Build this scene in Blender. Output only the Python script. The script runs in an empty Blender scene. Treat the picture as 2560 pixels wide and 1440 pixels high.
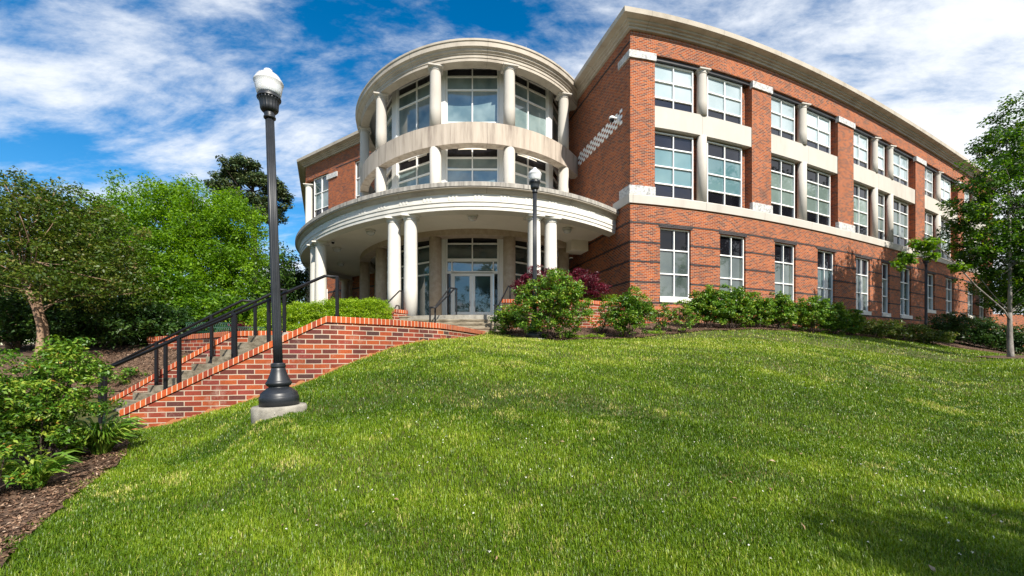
import bpy, math, random
import numpy as np
from mathutils import Vector, Matrix
random.seed(7); RNG = np.random.default_rng(11)
S = bpy.context.scene
COL = S.collection
R = math.radians

# ------------------------------------------------------------------ camera
F = 1075.0; CX = 1280.0; HY = 885.0          # focal length and eye level, in pixels of the 2560 px wide picture
cam_d = bpy.data.cameras.new('camera'); cam = bpy.data.objects.new('camera', cam_d); COL.objects.link(cam)
cam_d.sensor_width = 36.0; cam_d.lens = F / 2560 * 36.0; cam_d.shift_y = (HY - 720) / 2560
cam_d.clip_start = 0.05; cam_d.clip_end = 3000
cam.location = (0, 0, 0); cam.rotation_euler = (R(90), 0, 0)
S.camera = cam
S.view_settings.view_transform = 'Standard'; S.view_settings.look = 'None'
S.view_settings.exposure = 0.75; S.view_settings.gamma = 1.0
S.render.resolution_x = 1024; S.render.resolution_y = 576

# ------------------------------------------------------------------ sun and sky
SUN_EL = R(41); SUN_H = Vector((0.45, -0.89, 0)).normalized()      # direction towards the sun, on the ground
to_sun = Vector((SUN_H.x * math.cos(SUN_EL), SUN_H.y * math.cos(SUN_EL), math.sin(SUN_EL)))
sun_d = bpy.data.lights.new('sun', 'SUN'); sun_d.energy = 5.0; sun_d.angle = R(0.5); sun_d.color = (1.0, 0.94, 0.84)
sun = bpy.data.objects.new('sun', sun_d); COL.objects.link(sun); sun.location = (20, -30, 40)
sun.rotation_euler = (-to_sun).to_track_quat('-Z', 'Y').to_euler()

world = bpy.data.worlds.new("World"); S.world = world; world.use_nodes = True
wt = world.node_tree; wn = wt.nodes; wl = wt.links
for n in list(wn): wn.remove(n)
def N(tree, t, **kw):
    n = tree.nodes.new(t)
    for k, v in kw.items():
        if k.startswith('i_'):
            key = k[2:]; key = int(key) if key.isdigit() else key.replace('_', ' ')
            n.inputs[key].default_value = v
        else: setattr(n, k, v)
    return n
def build_sky():
    out = N(wt, 'ShaderNodeOutputWorld'); bg = N(wt, 'ShaderNodeBackground'); bg.inputs['Strength'].default_value = 0.054
    sky = N(wt, 'ShaderNodeTexSky', sky_type='NISHITA', sun_disc=False, sun_elevation=SUN_EL,
            sun_rotation=math.atan2(SUN_H.x, SUN_H.y), air_density=1.0, dust_density=0.4, ozone_density=2.5)
    hs = N(wt, 'ShaderNodeHueSaturation'); hs.inputs['Saturation'].default_value = 1.45; hs.inputs['Value'].default_value = 1.85; hs.inputs['Hue'].default_value = .497
    wl.new(sky.outputs[0], hs.inputs['Color'])
    tc = N(wt, 'ShaderNodeTexCoord'); sep = N(wt, 'ShaderNodeSeparateXYZ'); wl.new(tc.outputs['Generated'], sep.inputs[0])
    def M(op, a, b=None, c=None):
        m = N(wt, 'ShaderNodeMath', operation=op)
        for i, v in enumerate((a, b, c)):
            if v is None: continue
            if isinstance(v, (int, float)): m.inputs[i].default_value = v
            else: wl.new(v, m.inputs[i])
        return m.outputs[0]
    zz = M('ADD', M('MAXIMUM', sep.outputs[2], 0.0), 0.22)
    cx = M('DIVIDE', sep.outputs[0], zz); cy = M('DIVIDE', sep.outputs[1], zz)
    comb = N(wt, 'ShaderNodeCombineXYZ'); wl.new(cx, comb.inputs[0]); wl.new(cy, comb.inputs[1]); comb.inputs[2].default_value = 3.7
    mp = N(wt, 'ShaderNodeMapping'); mp.inputs['Rotation'].default_value = (0, 0, R(28)); mp.inputs['Scale'].default_value = (0.8, 1.5, 1)
    wl.new(comb.outputs[0], mp.inputs[0])
    n1 = N(wt, 'ShaderNodeTexNoise', i_Scale=1.5, i_Detail=9.0, i_Roughness=0.62, i_Distortion=0.35); wl.new(mp.outputs[0], n1.inputs['Vector'])
    n2 = N(wt, 'ShaderNodeTexNoise', i_Scale=7.0, i_Detail=7.0, i_Roughness=0.65, i_Distortion=0.2); wl.new(mp.outputs[0], n2.inputs['Vector'])
    bias = M('MULTIPLY', M('SUBTRACT', M('MAXIMUM', sep.outputs[0], 0.12), 0.12), 0.25)
    d = M('ADD', M('ADD', M('MULTIPLY', n1.outputs[0], 0.72), M('MULTIPLY', n2.outputs[0], 0.28)), bias)
    mr = N(wt, 'ShaderNodeMapRange', i_1=0.43, i_2=0.665, i_3=0.0, i_4=1.0); mr.interpolation_type = 'SMOOTHSTEP'; wl.new(d, mr.inputs[0])
    mix = N(wt, 'ShaderNodeMix', data_type='RGBA'); wl.new(mr.outputs[0], mix.inputs[0])
    wl.new(hs.outputs[0], mix.inputs[6]); mix.inputs[7].default_value = (11.2, 11.7, 12.4, 1)
    wl.new(mix.outputs[2], bg.inputs[0]); wl.new(bg.outputs[0], out.inputs[0])
build_sky()

# ------------------------------------------------------------------ materials
MAT = {}
def mat(name, col=(.5, .5, .5), rough=.6, spec=.5, metal=0.0):
    m = bpy.data.materials.new(name); m.use_nodes = True; MAT[name] = m
    b = m.node_tree.nodes['Principled BSDF']
    b.inputs['Base Color'].default_value = (*col, 1); b.inputs['Roughness'].default_value = rough
    b.inputs['Specular IOR Level'].default_value = spec; b.inputs['Metallic'].default_value = metal
    return m, m.node_tree, b
def ramp(t, stops, interp='LINEAR'):
    r = N(t, 'ShaderNodeValToRGB'); cr = r.color_ramp; cr.interpolation = interp
    while len(cr.elements) < len(stops): cr.elements.new(0.5)
    for e, (p, c) in zip(cr.elements, stops): e.position = p; e.color = (*c, 1)
    return r
def joints(t, col, tc, every, dark, width=.012):
    sp = N(t, 'ShaderNodeSeparateXYZ'); t.links.new(tc.outputs['UV'], sp.inputs[0])
    a = N(t, 'ShaderNodeMath', operation='FLOORED_MODULO'); t.links.new(sp.outputs[0], a.inputs[0]); a.inputs[1].default_value = every
    b = N(t, 'ShaderNodeMath', operation='LESS_THAN'); t.links.new(a.outputs[0], b.inputs[0]); b.inputs[1].default_value = width
    m = N(t, 'ShaderNodeMix', data_type='RGBA', blend_type='MULTIPLY'); t.links.new(b.outputs[0], m.inputs[0]); t.links.new(col, m.inputs[6]); m.inputs[7].default_value = (dark, dark, dark, 1)
    return m.outputs[2]
def noisy(name, stops, scale=3.0, detail=6, rough=.8, bump=.0, bscale=40, stretch=(1, 1, 1), spec=.3, dist=.0, joint=0):
    m, t, b = mat(name, rough=rough, spec=spec)
    tc = N(t, 'ShaderNodeTexCoord'); mp = N(t, 'ShaderNodeMapping'); mp.inputs['Scale'].default_value = stretch
    t.links.new(tc.outputs['Object'], mp.inputs[0])
    nz = N(t, 'ShaderNodeTexNoise', i_Scale=scale, i_Detail=float(detail), i_Roughness=.65, i_Distortion=dist); t.links.new(mp.outputs[0], nz.inputs['Vector'])
    r = ramp(t, stops); t.links.new(nz.outputs[0], r.inputs[0]); t.links.new(joints(t, r.outputs[0], tc, joint, .35) if joint else r.outputs[0], b.inputs['Base Color'])
    if bump:
        n2 = N(t, 'ShaderNodeTexNoise', i_Scale=float(bscale), i_Detail=5.0); t.links.new(tc.outputs['Object'], n2.inputs['Vector'])
        bp = N(t, 'ShaderNodeBump', i_Strength=bump, i_Distance=.02); t.links.new(n2.outputs[0], bp.inputs['Height']); t.links.new(bp.outputs[0], b.inputs['Normal'])
    return m
def brick(name, bw, bh, stops, mortar, ms, offset=.5, bump=.35, dirt=.25, joint=0):
    m, t, b = mat(name, rough=.85, spec=.25)
    tc = N(t, 'ShaderNodeTexCoord')
    bt = N(t, 'ShaderNodeTexBrick', offset=offset, offset_frequency=2)
    bt.inputs['Color1'].default_value = (0, 0, 0, 1); bt.inputs['Color2'].default_value = (1, 1, 1, 1); bt.inputs['Mortar'].default_value = (.5, .5, .5, 1)
    bt.inputs['Scale'].default_value = 1.0; bt.inputs['Mortar Size'].default_value = ms; bt.inputs['Mortar Smooth'].default_value = .2
    bt.inputs['Brick Width'].default_value = bw; bt.inputs['Row Height'].default_value = bh
    t.links.new(tc.outputs['UV'], bt.inputs['Vector'])
    sp = N(t, 'ShaderNodeSeparateXYZ'); t.links.new(tc.outputs['UV'], sp.inputs[0])
    def M(op, a, b):
        q = N(t, 'ShaderNodeMath', operation=op)
        for i, v in enumerate((a, b)):
            if isinstance(v, (int, float)): q.inputs[i].default_value = v
            else: t.links.new(v, q.inputs[i])
        return q.outputs[0]
    row = M('FLOOR', M('DIVIDE', sp.outputs[1], bh), 0); par = M('SUBTRACT', 1.0, M('FLOORED_MODULO', row, 2.0))
    colm = M('FLOOR', M('DIVIDE', M('ADD', sp.outputs[0], M('MULTIPLY', par, bw * offset)), bw), 0)
    cb = N(t, 'ShaderNodeCombineXYZ'); t.links.new(row, cb.inputs[0]); t.links.new(colm, cb.inputs[1])
    wn_ = N(t, 'ShaderNodeTexWhiteNoise', noise_dimensions='2D'); t.links.new(cb.outputs[0], wn_.inputs['Vector'])
    r = ramp(t, stops); t.links.new(wn_.outputs['Value'], r.inputs[0])
    nz = N(t, 'ShaderNodeTexNoise', i_Scale=.9, i_Detail=8.0, i_Roughness=.7); t.links.new(tc.outputs['Object'], nz.inputs['Vector'])
    rr = ramp(t, [(.3, (1 - dirt,) * 3), (.7, (1.1, 1.08, 1.05))]); t.links.new(nz.outputs[0], rr.inputs[0])
    mu = N(t, 'ShaderNodeMix', data_type='RGBA', blend_type='MULTIPLY'); mu.inputs[0].default_value = 1
    n3 = N(t, 'ShaderNodeTexNoise', i_Scale=35.0, i_Detail=4.0, i_Roughness=.7); t.links.new(tc.outputs['Object'], n3.inputs['Vector'])
    r3 = ramp(t, [(.3, (.75, .75, .75)), (.7, (1.15, 1.15, 1.15))]); t.links.new(n3.outputs[0], r3.inputs[0])
    m3 = N(t, 'ShaderNodeMix', data_type='RGBA', blend_type='MULTIPLY'); m3.inputs[0].default_value = 1
    t.links.new(r.outputs[0], m3.inputs[6]); t.links.new(r3.outputs[0], m3.inputs[7])
    mx = N(t, 'ShaderNodeMix', data_type='RGBA'); t.links.new(bt.outputs['Fac'], mx.inputs[0])
    t.links.new(m3.outputs[2], mx.inputs[6]); mx.inputs[7].default_value = (*mortar, 1)
    t.links.new(mx.outputs[2], mu.inputs[6]); t.links.new(rr.outputs[0], mu.inputs[7]); last = mu.outputs[2]
    if name == 'garden_brick':
        nb = N(t, 'ShaderNodeTexNoise', i_Scale=2.3, i_Detail=9.0, i_Roughness=.75); t.links.new(tc.outputs['Object'], nb.inputs['Vector']); rb = ramp(t, [(.56, (0, 0, 0)), (.78, (.6, .6, .6))]); t.links.new(nb.outputs[0], rb.inputs[0])
        mb_ = N(t, 'ShaderNodeMix', data_type='RGBA'); t.links.new(rb.outputs[0], mb_.inputs[0]); t.links.new(last, mb_.inputs[6]); mb_.inputs[7].default_value = (.42, .33, .27, 1); last = mb_.outputs[2]
    if joint: last = joints(t, last, tc, joint, .35)
    t.links.new(last, b.inputs['Base Color'])
    bp = N(t, 'ShaderNodeBump', i_Strength=bump, i_Distance=.01, invert=True); t.links.new(bt.outputs['Fac'], bp.inputs['Height']); t.links.new(bp.outputs[0], b.inputs['Normal'])
    return m
BR = [(0, (.11, .03, .022)), (.22, (.15, .036, .02)), (.36, (.22, .046, .018)), (.5, (.31, .062, .012)), (.75, (.38, .082, .012)), (1, (.25, .046, .012))]
brick('facade_brick', .2, .0677, BR, (.37, .28, .20), .0075, joint=6.4)
brick('dark_brick', .2, .0677, [(0, (.018, .016, .02)), (1, (.045, .036, .04))], (.12, .11, .10), .006)
brick('soldier_brick', .0677, .22, BR, (.50, .42, .34), .006, offset=0)
WB = [(0, (.07, .038, .034)), (.14, (.12, .035, .03)), (.3, (.20, .04, .02)), (.5, (.26, .048, .03)), (.68, (.33, .062, .024)), (.85, (.38, .085, .026)), (1, (.20, .035, .038))]
brick('garden_brick', .305, .1, WB, (.48, .40, .31), .009, dirt=.42)
brick('cap_brick', .098, .5, [(0, (.25, .045, .024)), (.4, (.40, .072, .02)), (1, (.44, .10, .026))], (.52, .43, .32), .009, offset=0)
LS_ = [(.22, (.36, .33, .29)), (.42, (.44, .41, .365)), (.8, (.50, .47, .425))]
noisy('limestone', LS_, 1.2, 8, .85, .08, 60, (1, 1, .35))
noisy('limestone_band', LS_, 1.2, 8, .85, .08, 60, (1, 1, .35), joint=3.6)
noisy('stained_stone', [(.3, (.22, .18, .15)), (.48, (.40, .34, .28)), (.7, (.50, .43, .36))], 1.6, 9, .9, .1, 60, (2.2, 2.2, .22), joint=3.55)
noisy('cornice_stone', [(.25, (.27, .235, .19)), (.5, (.41, .365, .305)), (.8, (.49, .445, .38))], 1.0, 7, .85, .06, 50, joint=3.55)
noisy('rough_white_stone', [(.38, (.26, .26, .26)), (.5, (.46, .46, .45)), (.66, (.60, .59, .57))], 9, 8, .9, .9, 22)
noisy('grimy_stone', [(.3, (.13, .12, .11)), (.5, (.30, .28, .25)), (.75, (.48, .45, .40))], 2.6, 9, .9, .2, 50, (3, 3, .4), joint=2.4)
noisy('white_stone', [(.3, (.54, .52, .47)), (.7, (.63, .61, .56))], 1.2, 6, .75, .04, 60)
noisy('plaster', [(.3, (.72, .67, .58)), (.7, (.80, .75, .66))], .8, 6, .9, .05, 80)
noisy('tan_stone', [(.3, (.36, .28, .21)), (.7, (.50, .41, .32))], 5, 6, .9, .05, 90)
noisy('concrete', [(.3, (.15, .14, .12)), (.5, (.27, .25, .21)), (.75, (.36, .34, .29))], 5, 9, .95, .3, 60)
noisy('step_concrete', [(.35, (.11, .088, .06)), (.5, (.22, .185, .13)), (.75, (.36, .32, .25))], 3.5, 9, .95, .25, 60, (1, 1, 3))
mat('white_paint', (.80, .80, .78), .4)
mat('steel_dark', (.03, .03, .035), .5)
noisy('black_paint', [(.3, (.007, .009, .012)), (.7, (.018, .021, .027))], 4, 5, .42, .02, 90, spec=.5)
mat('rail_black', (.006, .006, .008), .5, .35)
mat('bench_green', (.015, .07, .045), .5)
mat('galv', (.5, .5, .5), .35, metal=.8)
mat('camera_white', (.75, .75, .75), .35)
mat('roof', (.3, .3, .29), .9)
def glass(name, c1, c2, stripes=0.0, ior=2.0, rough=.02, cloth=.6):
    m, t, b = mat(name, rough=rough); b.inputs['IOR'].default_value = ior
    tc = N(t, 'ShaderNodeTexCoord'); nz = N(t, 'ShaderNodeTexNoise', i_Scale=cloth, i_Detail=3.0); t.links.new(tc.outputs['Object'], nz.inputs['Vector'])
    r = ramp(t, [(.35, c1), (.65, c2)]); t.links.new(nz.outputs[0], r.inputs[0])
    oi = N(t, 'ShaderNodeObjectInfo'); orr = ramp(t, [(0, (.62,) * 3), (1, (1.25,) * 3)]); t.links.new(oi.outputs['Random'], orr.inputs[0])
    om = N(t, 'ShaderNodeMix', data_type='RGBA', blend_type='MULTIPLY'); om.inputs[0].default_value = 1; t.links.new(r.outputs[0], om.inputs[6]); t.links.new(orr.outputs[0], om.inputs[7])
    last = om.outputs[2]
    if stripes:
        wv = N(t, 'ShaderNodeTexWave', wave_type='BANDS', bands_direction='Y', i_Scale=6.5); t.links.new(tc.outputs['UV'], wv.inputs['Vector'])
        r2 = ramp(t, [(.2, (1 - stripes,) * 3), (.6, (1, 1, 1))]); t.links.new(wv.outputs[1], r2.inputs[0])
        mu = N(t, 'ShaderNodeMix', data_type='RGBA', blend_type='MULTIPLY'); mu.inputs[0].default_value = 1
        t.links.new(last, mu.inputs[6]); t.links.new(r2.outputs[0], mu.inputs[7]); last = mu.outputs[2]
    t.links.new(last, b.inputs['Base Color'])
    n2 = N(t, 'ShaderNodeTexNoise', i_Scale=1.4, i_Detail=2.0); t.links.new(tc.outputs['Object'], n2.inputs['Vector'])
    bp = N(t, 'ShaderNodeBump', i_Strength=.035, i_Distance=.05); t.links.new(n2.outputs[0], bp.inputs['Height']); t.links.new(bp.outputs[0], b.inputs['Normal'])
    return m
glass('pane_black', (.004, .004, .006), (.012, .012, .016), ior=1.5)
glass('pane_navy', (.010, .012, .022), (.02, .022, .034), ior=1.55)
glass('pane_pale', (.34, .43, .46), (.46, .54, .57), .10)
glass('pane_teal', (.10, .21, .24), (.17, .29, .31), .08)
glass('pane_green', (.13, .18, .165), (.22, .28, .255), .22)
glass('pane_grey', (.07, .095, .09), (.17, .21, .195), .4)
glass('pane_tower', (.10, .16, .17), (.25, .33, .33), 0, ior=2.2, cloth=.9)
glass('pane_tower_dark', (.015, .03, .035), (.05, .09, .09), 0, ior=2.0)
def globe_mat():
    m, t, b = mat('globe_acrylic', (.86, .88, .9), .18); b.inputs['Transmission Weight'].default_value = .35
    b.inputs['Emission Strength'].default_value = 0
    b.inputs['Subsurface Weight'].default_value = .3; b.inputs['Subsurface Radius'].default_value = (.1, .1, .1)
globe_mat()
def leafy(name, stops, trans=.35, rough=.45):
    m = bpy.data.materials.new(name); m.use_nodes = True; MAT[name] = m; t = m.node_tree
    b = t.nodes['Principled BSDF']; out = t.nodes['Material Output']
    at = N(t, 'ShaderNodeAttribute', attribute_name='tint'); r = ramp(t, stops); t.links.new(at.outputs['Fac'], r.inputs[0])
    t.links.new(r.outputs[0], b.inputs['Base Color']); b.inputs['Roughness'].default_value = rough; b.inputs['Specular IOR Level'].default_value = .35
    tr = N(t, 'ShaderNodeBsdfTranslucent'); hs = N(t, 'ShaderNodeHueSaturation'); hs.inputs['Value'].default_value = 1.7; hs.inputs['Saturation'].default_value = 1.1
    t.links.new(r.outputs[0], hs.inputs['Color']); t.links.new(hs.outputs[0], tr.inputs[0])
    mx = N(t, 'ShaderNodeMixShader'); mx.inputs[0].default_value = trans
    t.links.new(b.outputs[0], mx.inputs[1]); t.links.new(tr.outputs[0], mx.inputs[2]); t.links.new(mx.outputs[0], out.inputs[0])
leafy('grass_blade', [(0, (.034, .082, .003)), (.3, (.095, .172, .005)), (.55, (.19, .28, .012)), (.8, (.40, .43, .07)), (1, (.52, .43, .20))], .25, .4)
leafy('leaf_maple', [(0, (.035, .09, .006)), (.5, (.10, .21, .010)), (1, (.22, .36, .02))], .4)
leafy('leaf_crape', [(0, (.022, .05, .006)), (.5, (.06, .105, .010)), (.85, (.15, .18, .028)), (1, (.17, .11, .05))], .3)
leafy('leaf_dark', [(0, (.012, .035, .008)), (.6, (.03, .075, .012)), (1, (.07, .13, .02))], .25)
leafy('leaf_pine', [(0, (.014, .032, .012)), (.6, (.035, .07, .022)), (1, (.10, .12, .04))], .15)
leafy('leaf_nandina', [(0, (.025, .075, .008)), (.5, (.08, .18, .014)), (.85, (.20, .31, .03)), (.97, (.28, .30, .04)), (1, (.30, .14, .03))], .22)
leafy('leaf_hedge', [(0, (.08, .17, .008)), (.5, (.20, .33, .012)), (1, (.36, .46, .03))], .35)
leafy('leaf_red', [(0, (.035, .006, .012)), (.6, (.11, .014, .028)), (1, (.22, .03, .05))], .3)
leafy('leaf_right', [(0, (.018, .05, .008)), (.55, (.045, .105, .012)), (.85, (.10, .20, .018)), (1, (.24, .34, .03))], .4)
leafy('leaf_lily', [(0, (.05, .13, .012)), (.6, (.13, .25, .025)), (1, (.30, .38, .06))], .3)
leafy('petal_white', [(0, (.7, .68, .62)), (1, (.85, .84, .8))], .2)
leafy('chip', [(0, (.05, .028, .018)), (.5, (.16, .09, .055)), (.85, (.30, .19, .12)), (1, (.45, .34, .25))], 0, .9)
noisy('bark_tan', [(.3, (.12, .07, .045)), (.5, (.26, .17, .11)), (.75, (.40, .29, .20))], 3, 8, .85, .3, 30, (1, 1, .3))
noisy('bark_grey', [(.3, (.06, .05, .045)), (.5, (.18, .16, .14)), (.75, (.36, .33, .30))], 6, 8, .9, .5, 30, (1, 1, .4))
noisy('bark_dark', [(.3, (.03, .022, .018)), (.7, (.09, .065, .05))], 5, 8, .9, .4, 30, (1, 1, .3))
noisy('mulch', [(.3, (.035, .022, .014)), (.5, (.09, .055, .036)), (.62, (.16, .10, .065)), (.8, (.27, .18, .12))], 14, 9, .95, .8, 60, dist=.5)
noisy('soil', [(.3, (.03, .038, .008)), (.5, (.055, .062, .014)), (.62, (.10, .09, .03)), (.8, (.20, .14, .02))], 1.6, 9, .95, .5, 50)
noisy('clay', [(.3, (.30, .115, .045)), (.7, (.40, .17, .075))], 3, 8, .95, .3, 60)
noisy('paver', [(.3, (.3, .26, .22)), (.7, (.42, .38, .33))], 2, 7, .9, .1, 60)

# ------------------------------------------------------------------ object helpers
ORG = {}
def tag(o, label=None, cat=None, group=None, kind=None):
    if label: o['label'] = label
    if cat: o['category'] = cat
    if group: o['group'] = group
    if kind: o['kind'] = kind
    return o
def thing(name, label, cat, loc=(0, 0, 0), group=None):
    o = bpy.data.objects.new(name, None); COL.objects.link(o); o.location = loc; o.empty_display_size = .3
    ORG[o.name] = Vector(loc); return tag(o, label, cat, group)
class MB:
    def __init__(s): s.v = []; s.f = []; s.uv = []; s.m = []; s.sm = []
    def quad(s, ps, uv=None, mi=0, sm=False):
        b = len(s.v); s.v += [tuple(p) for p in ps]; s.f.append(list(range(b, b + len(ps))))
        if uv is None:
            a, c, d = Vector(ps[0]), Vector(ps[1]), Vector(ps[2]); n = (c - a).cross(d - a)
            ax = max(range(3), key=lambda i: abs(n[i]))
            uv = [((p[1] if ax == 0 else p[0]), (p[1] if ax == 2 else p[2])) for p in ps]
        s.uv.append(uv); s.m.append(mi); s.sm.append(sm)
    def box(s, c, size, ux=(1, 0), mi=0, z0=None):
        """box centred at c (x, y, z), its first axis along ux on the ground"""
        u = Vector((ux[0], ux[1], 0)).normalized(); w = Vector((-u.y, u.x, 0)); c = Vector(c)
        hx, hy, hz = (q / 2 for q in size)
        P = [c + u * (a * hx) + w * (b * hy) + Vector((0, 0, d * hz)) for d in (-1, 1) for b in (-1, 1) for a in (-1, 1)]
        for idx in ((0, 2, 3, 1), (4, 5, 7, 6), (0, 1, 5, 4), (2, 6, 7, 3), (0, 4, 6, 2), (1, 3, 7, 5)):
            s.quad([P[i] for i in idx], None, mi)
    def lathe(s, prof, o=(0, 0, 0), seg=20, mi=0, flute=0, fl_amt=0.0, axis=None, caps=True, sm=True):
        o = Vector(o); b = len(s.v)
        for r, z in prof:
            for k in range(seg):
                a = 2 * math.pi * k / seg; rr = r
                if flute: rr = r * (1 - fl_amt * (0.5 + 0.5 * math.cos(a * flute)))
                p = Vector((rr * math.cos(a), rr * math.sin(a), z))
                if axis is not None: p = axis @ p
                s.v.append(tuple(o + p))
        n = len(prof)
        for i in range(n - 1):
            for k in range(seg):
                k2 = (k + 1) % seg
                s.f.append([b + i * seg + k, b + i * seg + k2, b + (i + 1) * seg + k2, b + (i + 1) * seg + k])
                s.uv.append([(k / seg, prof[i][1]), ((k + 1) / seg, prof[i][1]), ((k + 1) / seg, prof[i + 1][1]), (k / seg, prof[i + 1][1])])
                s.m.append(mi); s.sm.append(sm)
        if caps:
            for i, rev in ((0, True), (n - 1, False)):
                ids = [b + i * seg + k for k in range(seg)]
                s.f.append(ids[::-1] if rev else ids); s.uv.append([(0, 0)] * seg); s.m.append(mi); s.sm.append(False)
    def tube(s, pts, rad, seg=8, mi=0, square=False):
        pts = [Vector(p) for p in pts]; b = len(s.v); n = len(pts)
        rads = rad if isinstance(rad, (list, tuple)) else [rad] * n
        if square: seg = 4
        for i, p in enumerate(pts):
            t = (pts[min(i + 1, n - 1)] - pts[max(i - 1, 0)]).normalized()
            up = Vector((0, 0, 1)) if abs(t.z) < .9 else Vector((1, 0, 0))
            a = t.cross(up).normalized(); c = a.cross(t)
            for k in range(seg):
                an = 2 * math.pi * (k + (.5 if square else 0)) / seg
                s.v.append(tuple(p + (a * math.cos(an) + c * math.sin(an)) * rads[i]))
        for i in range(n - 1):
            for k in range(seg):
                k2 = (k + 1) % seg
                s.f.append([b + i * seg + k, b + (i + 1) * seg + k, b + (i + 1) * seg + k2, b + i * seg + k2]); s.uv.append([(0, 0)] * 4); s.m.append(mi); s.sm.append(not square)
        for i, rev in ((0, False), (n - 1, True)):
            ids = [b + i * seg + k for k in range(seg)]
            s.f.append(ids[::-1] if rev else ids); s.uv.append([(0, 0)] * seg); s.m.append(mi); s.sm.append(False)
    def sweep(s, pts, prof, nrm=None, closed=True, mi=0, mis=None, caps=True, sm=False, uvscale=1.0):
        """prof: (offset along the outward normal, z); pts: (x, y[, zbase]) along the path"""
        n = len(pts); P = [Vector((p[0], p[1])) for p in pts]; zb = [p[2] if len(p) > 2 else 0 for p in pts]
        if nrm is None: nrm = miter(P)
        S_ = [0.0]
        for i in range(1, n): S_.append(S_[-1] + (P[i] - P[i - 1]).length)
        k = len(prof); per = [0.0]
        for j in range(1, k + (1 if closed else 0)):
            a, c = prof[j - 1], prof[j % k]; per.append(per[-1] + math.hypot(a[0] - c[0], a[1] - c[1]))
        b = len(s.v)
        for i in range(n):
            for (o, z) in prof: s.v.append((P[i].x + nrm[i].x * o, P[i].y + nrm[i].y * o, z + zb[i]))
        for i in range(n - 1):
            for j in range(k if closed else k - 1):
                j2 = (j + 1) % k
                s.f.append([b + i * k + j, b + (i + 1) * k + j, b + (i + 1) * k + j2, b + i * k + j2])
                vert = abs(prof[j][0] - prof[j2][0]) < 1e-4 and max(abs(z) for z in zb) < 1e-9
                v0, v1 = (prof[j][1], prof[j2][1]) if vert else (per[j], per[j + 1])
                s.uv.append([(S_[i] * uvscale, v0), (S_[i + 1] * uvscale, v0), (S_[i + 1] * uvscale, v1), (S_[i] * uvscale, v1)])
                s.m.append(mis[j] if mis else mi); s.sm.append(sm)
        if caps and closed:
            for i, rev in ((0, False), (n - 1, True)):
                ids = [b + i * k + j for j in range(k)]
                uv = [(prof[j][0], prof[j][1] + zb[i]) for j in range(k)]
                s.f.append(ids[::-1] if rev else ids); s.uv.append(uv[::-1] if rev else uv); s.m.append(mi); s.sm.append(False)
    def build(s, name, mats, parent=None, recalc=True):
        if isinstance(mats, str): mats = [mats]
        me = bpy.data.meshes.new(name); off = ORG.get(parent.name, Vector((0, 0, 0))) if parent else Vector((0, 0, 0))
        me.from_pydata([(x - off.x, y - off.y, z - off.z) for x, y, z in s.v], [], s.f)
        uvl = me.uv_layers.new(name='UVMap'); flat = [c for u in s.uv for p in u for c in p]; uvl.data.foreach_set('uv', flat)
        for mn in mats: me.materials.append(MAT[mn])
        me.polygons.foreach_set('material_index', s.m); me.polygons.foreach_set('use_smooth', s.sm)
        if recalc:
            import bmesh
            bm = bmesh.new(); bm.from_mesh(me); bmesh.ops.recalc_face_normals(bm, faces=bm.faces); bm.to_mesh(me); bm.free()
        me.update(); o = bpy.data.objects.new(name, me); COL.objects.link(o)
        if parent: o.parent = parent; ORG[o.name] = off
        return o
def miter(P, side=None):
    """outward normals of a polyline, pointing to the side nearer the viewer's approach (the open ground)"""
    n = len(P); seg = []
    for i in range(n - 1):
        d = (P[i + 1] - P[i]).normalized(); seg.append(Vector((d.y, -d.x)))
    out = []
    for i in range(n):
        a = seg[max(i - 1, 0)]; b = seg[min(i, n - 2)]; m = (a + b)
        m = m.normalized() if m.length > 1e-6 else a
        out.append(m / max(m.dot(a), .4))
    return out
def px_at(px, py, rho): return Vector(((px - CX) / F * rho, rho, (HY - py) / F * rho))
def xy_at(px, rho): return Vector(((px - CX) / F * rho, rho))
def zpy(py, rho): return (HY - py) / F * rho
def big_mesh(name, verts, faces, matname, tint, parent=None, smooth=False, mats=None):
    """a mesh of many small faces from numpy arrays; tint is one value per vertex"""
    me = bpy.data.meshes.new(name); nv = len(verts); nf, k = faces.shape
    off = ORG.get(parent.name, Vector((0, 0, 0))) if parent else Vector((0, 0, 0))
    me.vertices.add(nv); me.vertices.foreach_set('co', (verts - np.array(off)).astype(np.float32).ravel())
    me.loops.add(nf * k); me.loops.foreach_set('vertex_index', faces.astype(np.int32).ravel())
    me.polygons.add(nf); me.polygons.foreach_set('loop_start', np.arange(0, nf * k, k, dtype=np.int32))
    at = me.attributes.new('tint', 'FLOAT', 'POINT'); at.data.foreach_set('value', np.clip(tint, 0, 1).astype(np.float32))
    me.materials.append(MAT[matname]); me.update(calc_edges=True)
    if smooth: me.polygons.foreach_set('use_smooth', [True] * nf)
    o = bpy.data.objects.new(name, me); COL.objects.link(o)
    if parent: o.parent = parent; ORG[o.name] = off
    return o
def copy_tree(o, parent=None):
    c = o.copy(); COL.objects.link(c)
    if parent: c.parent = parent
    for ch in list(o.children): copy_tree(ch, c)
    return c

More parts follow.
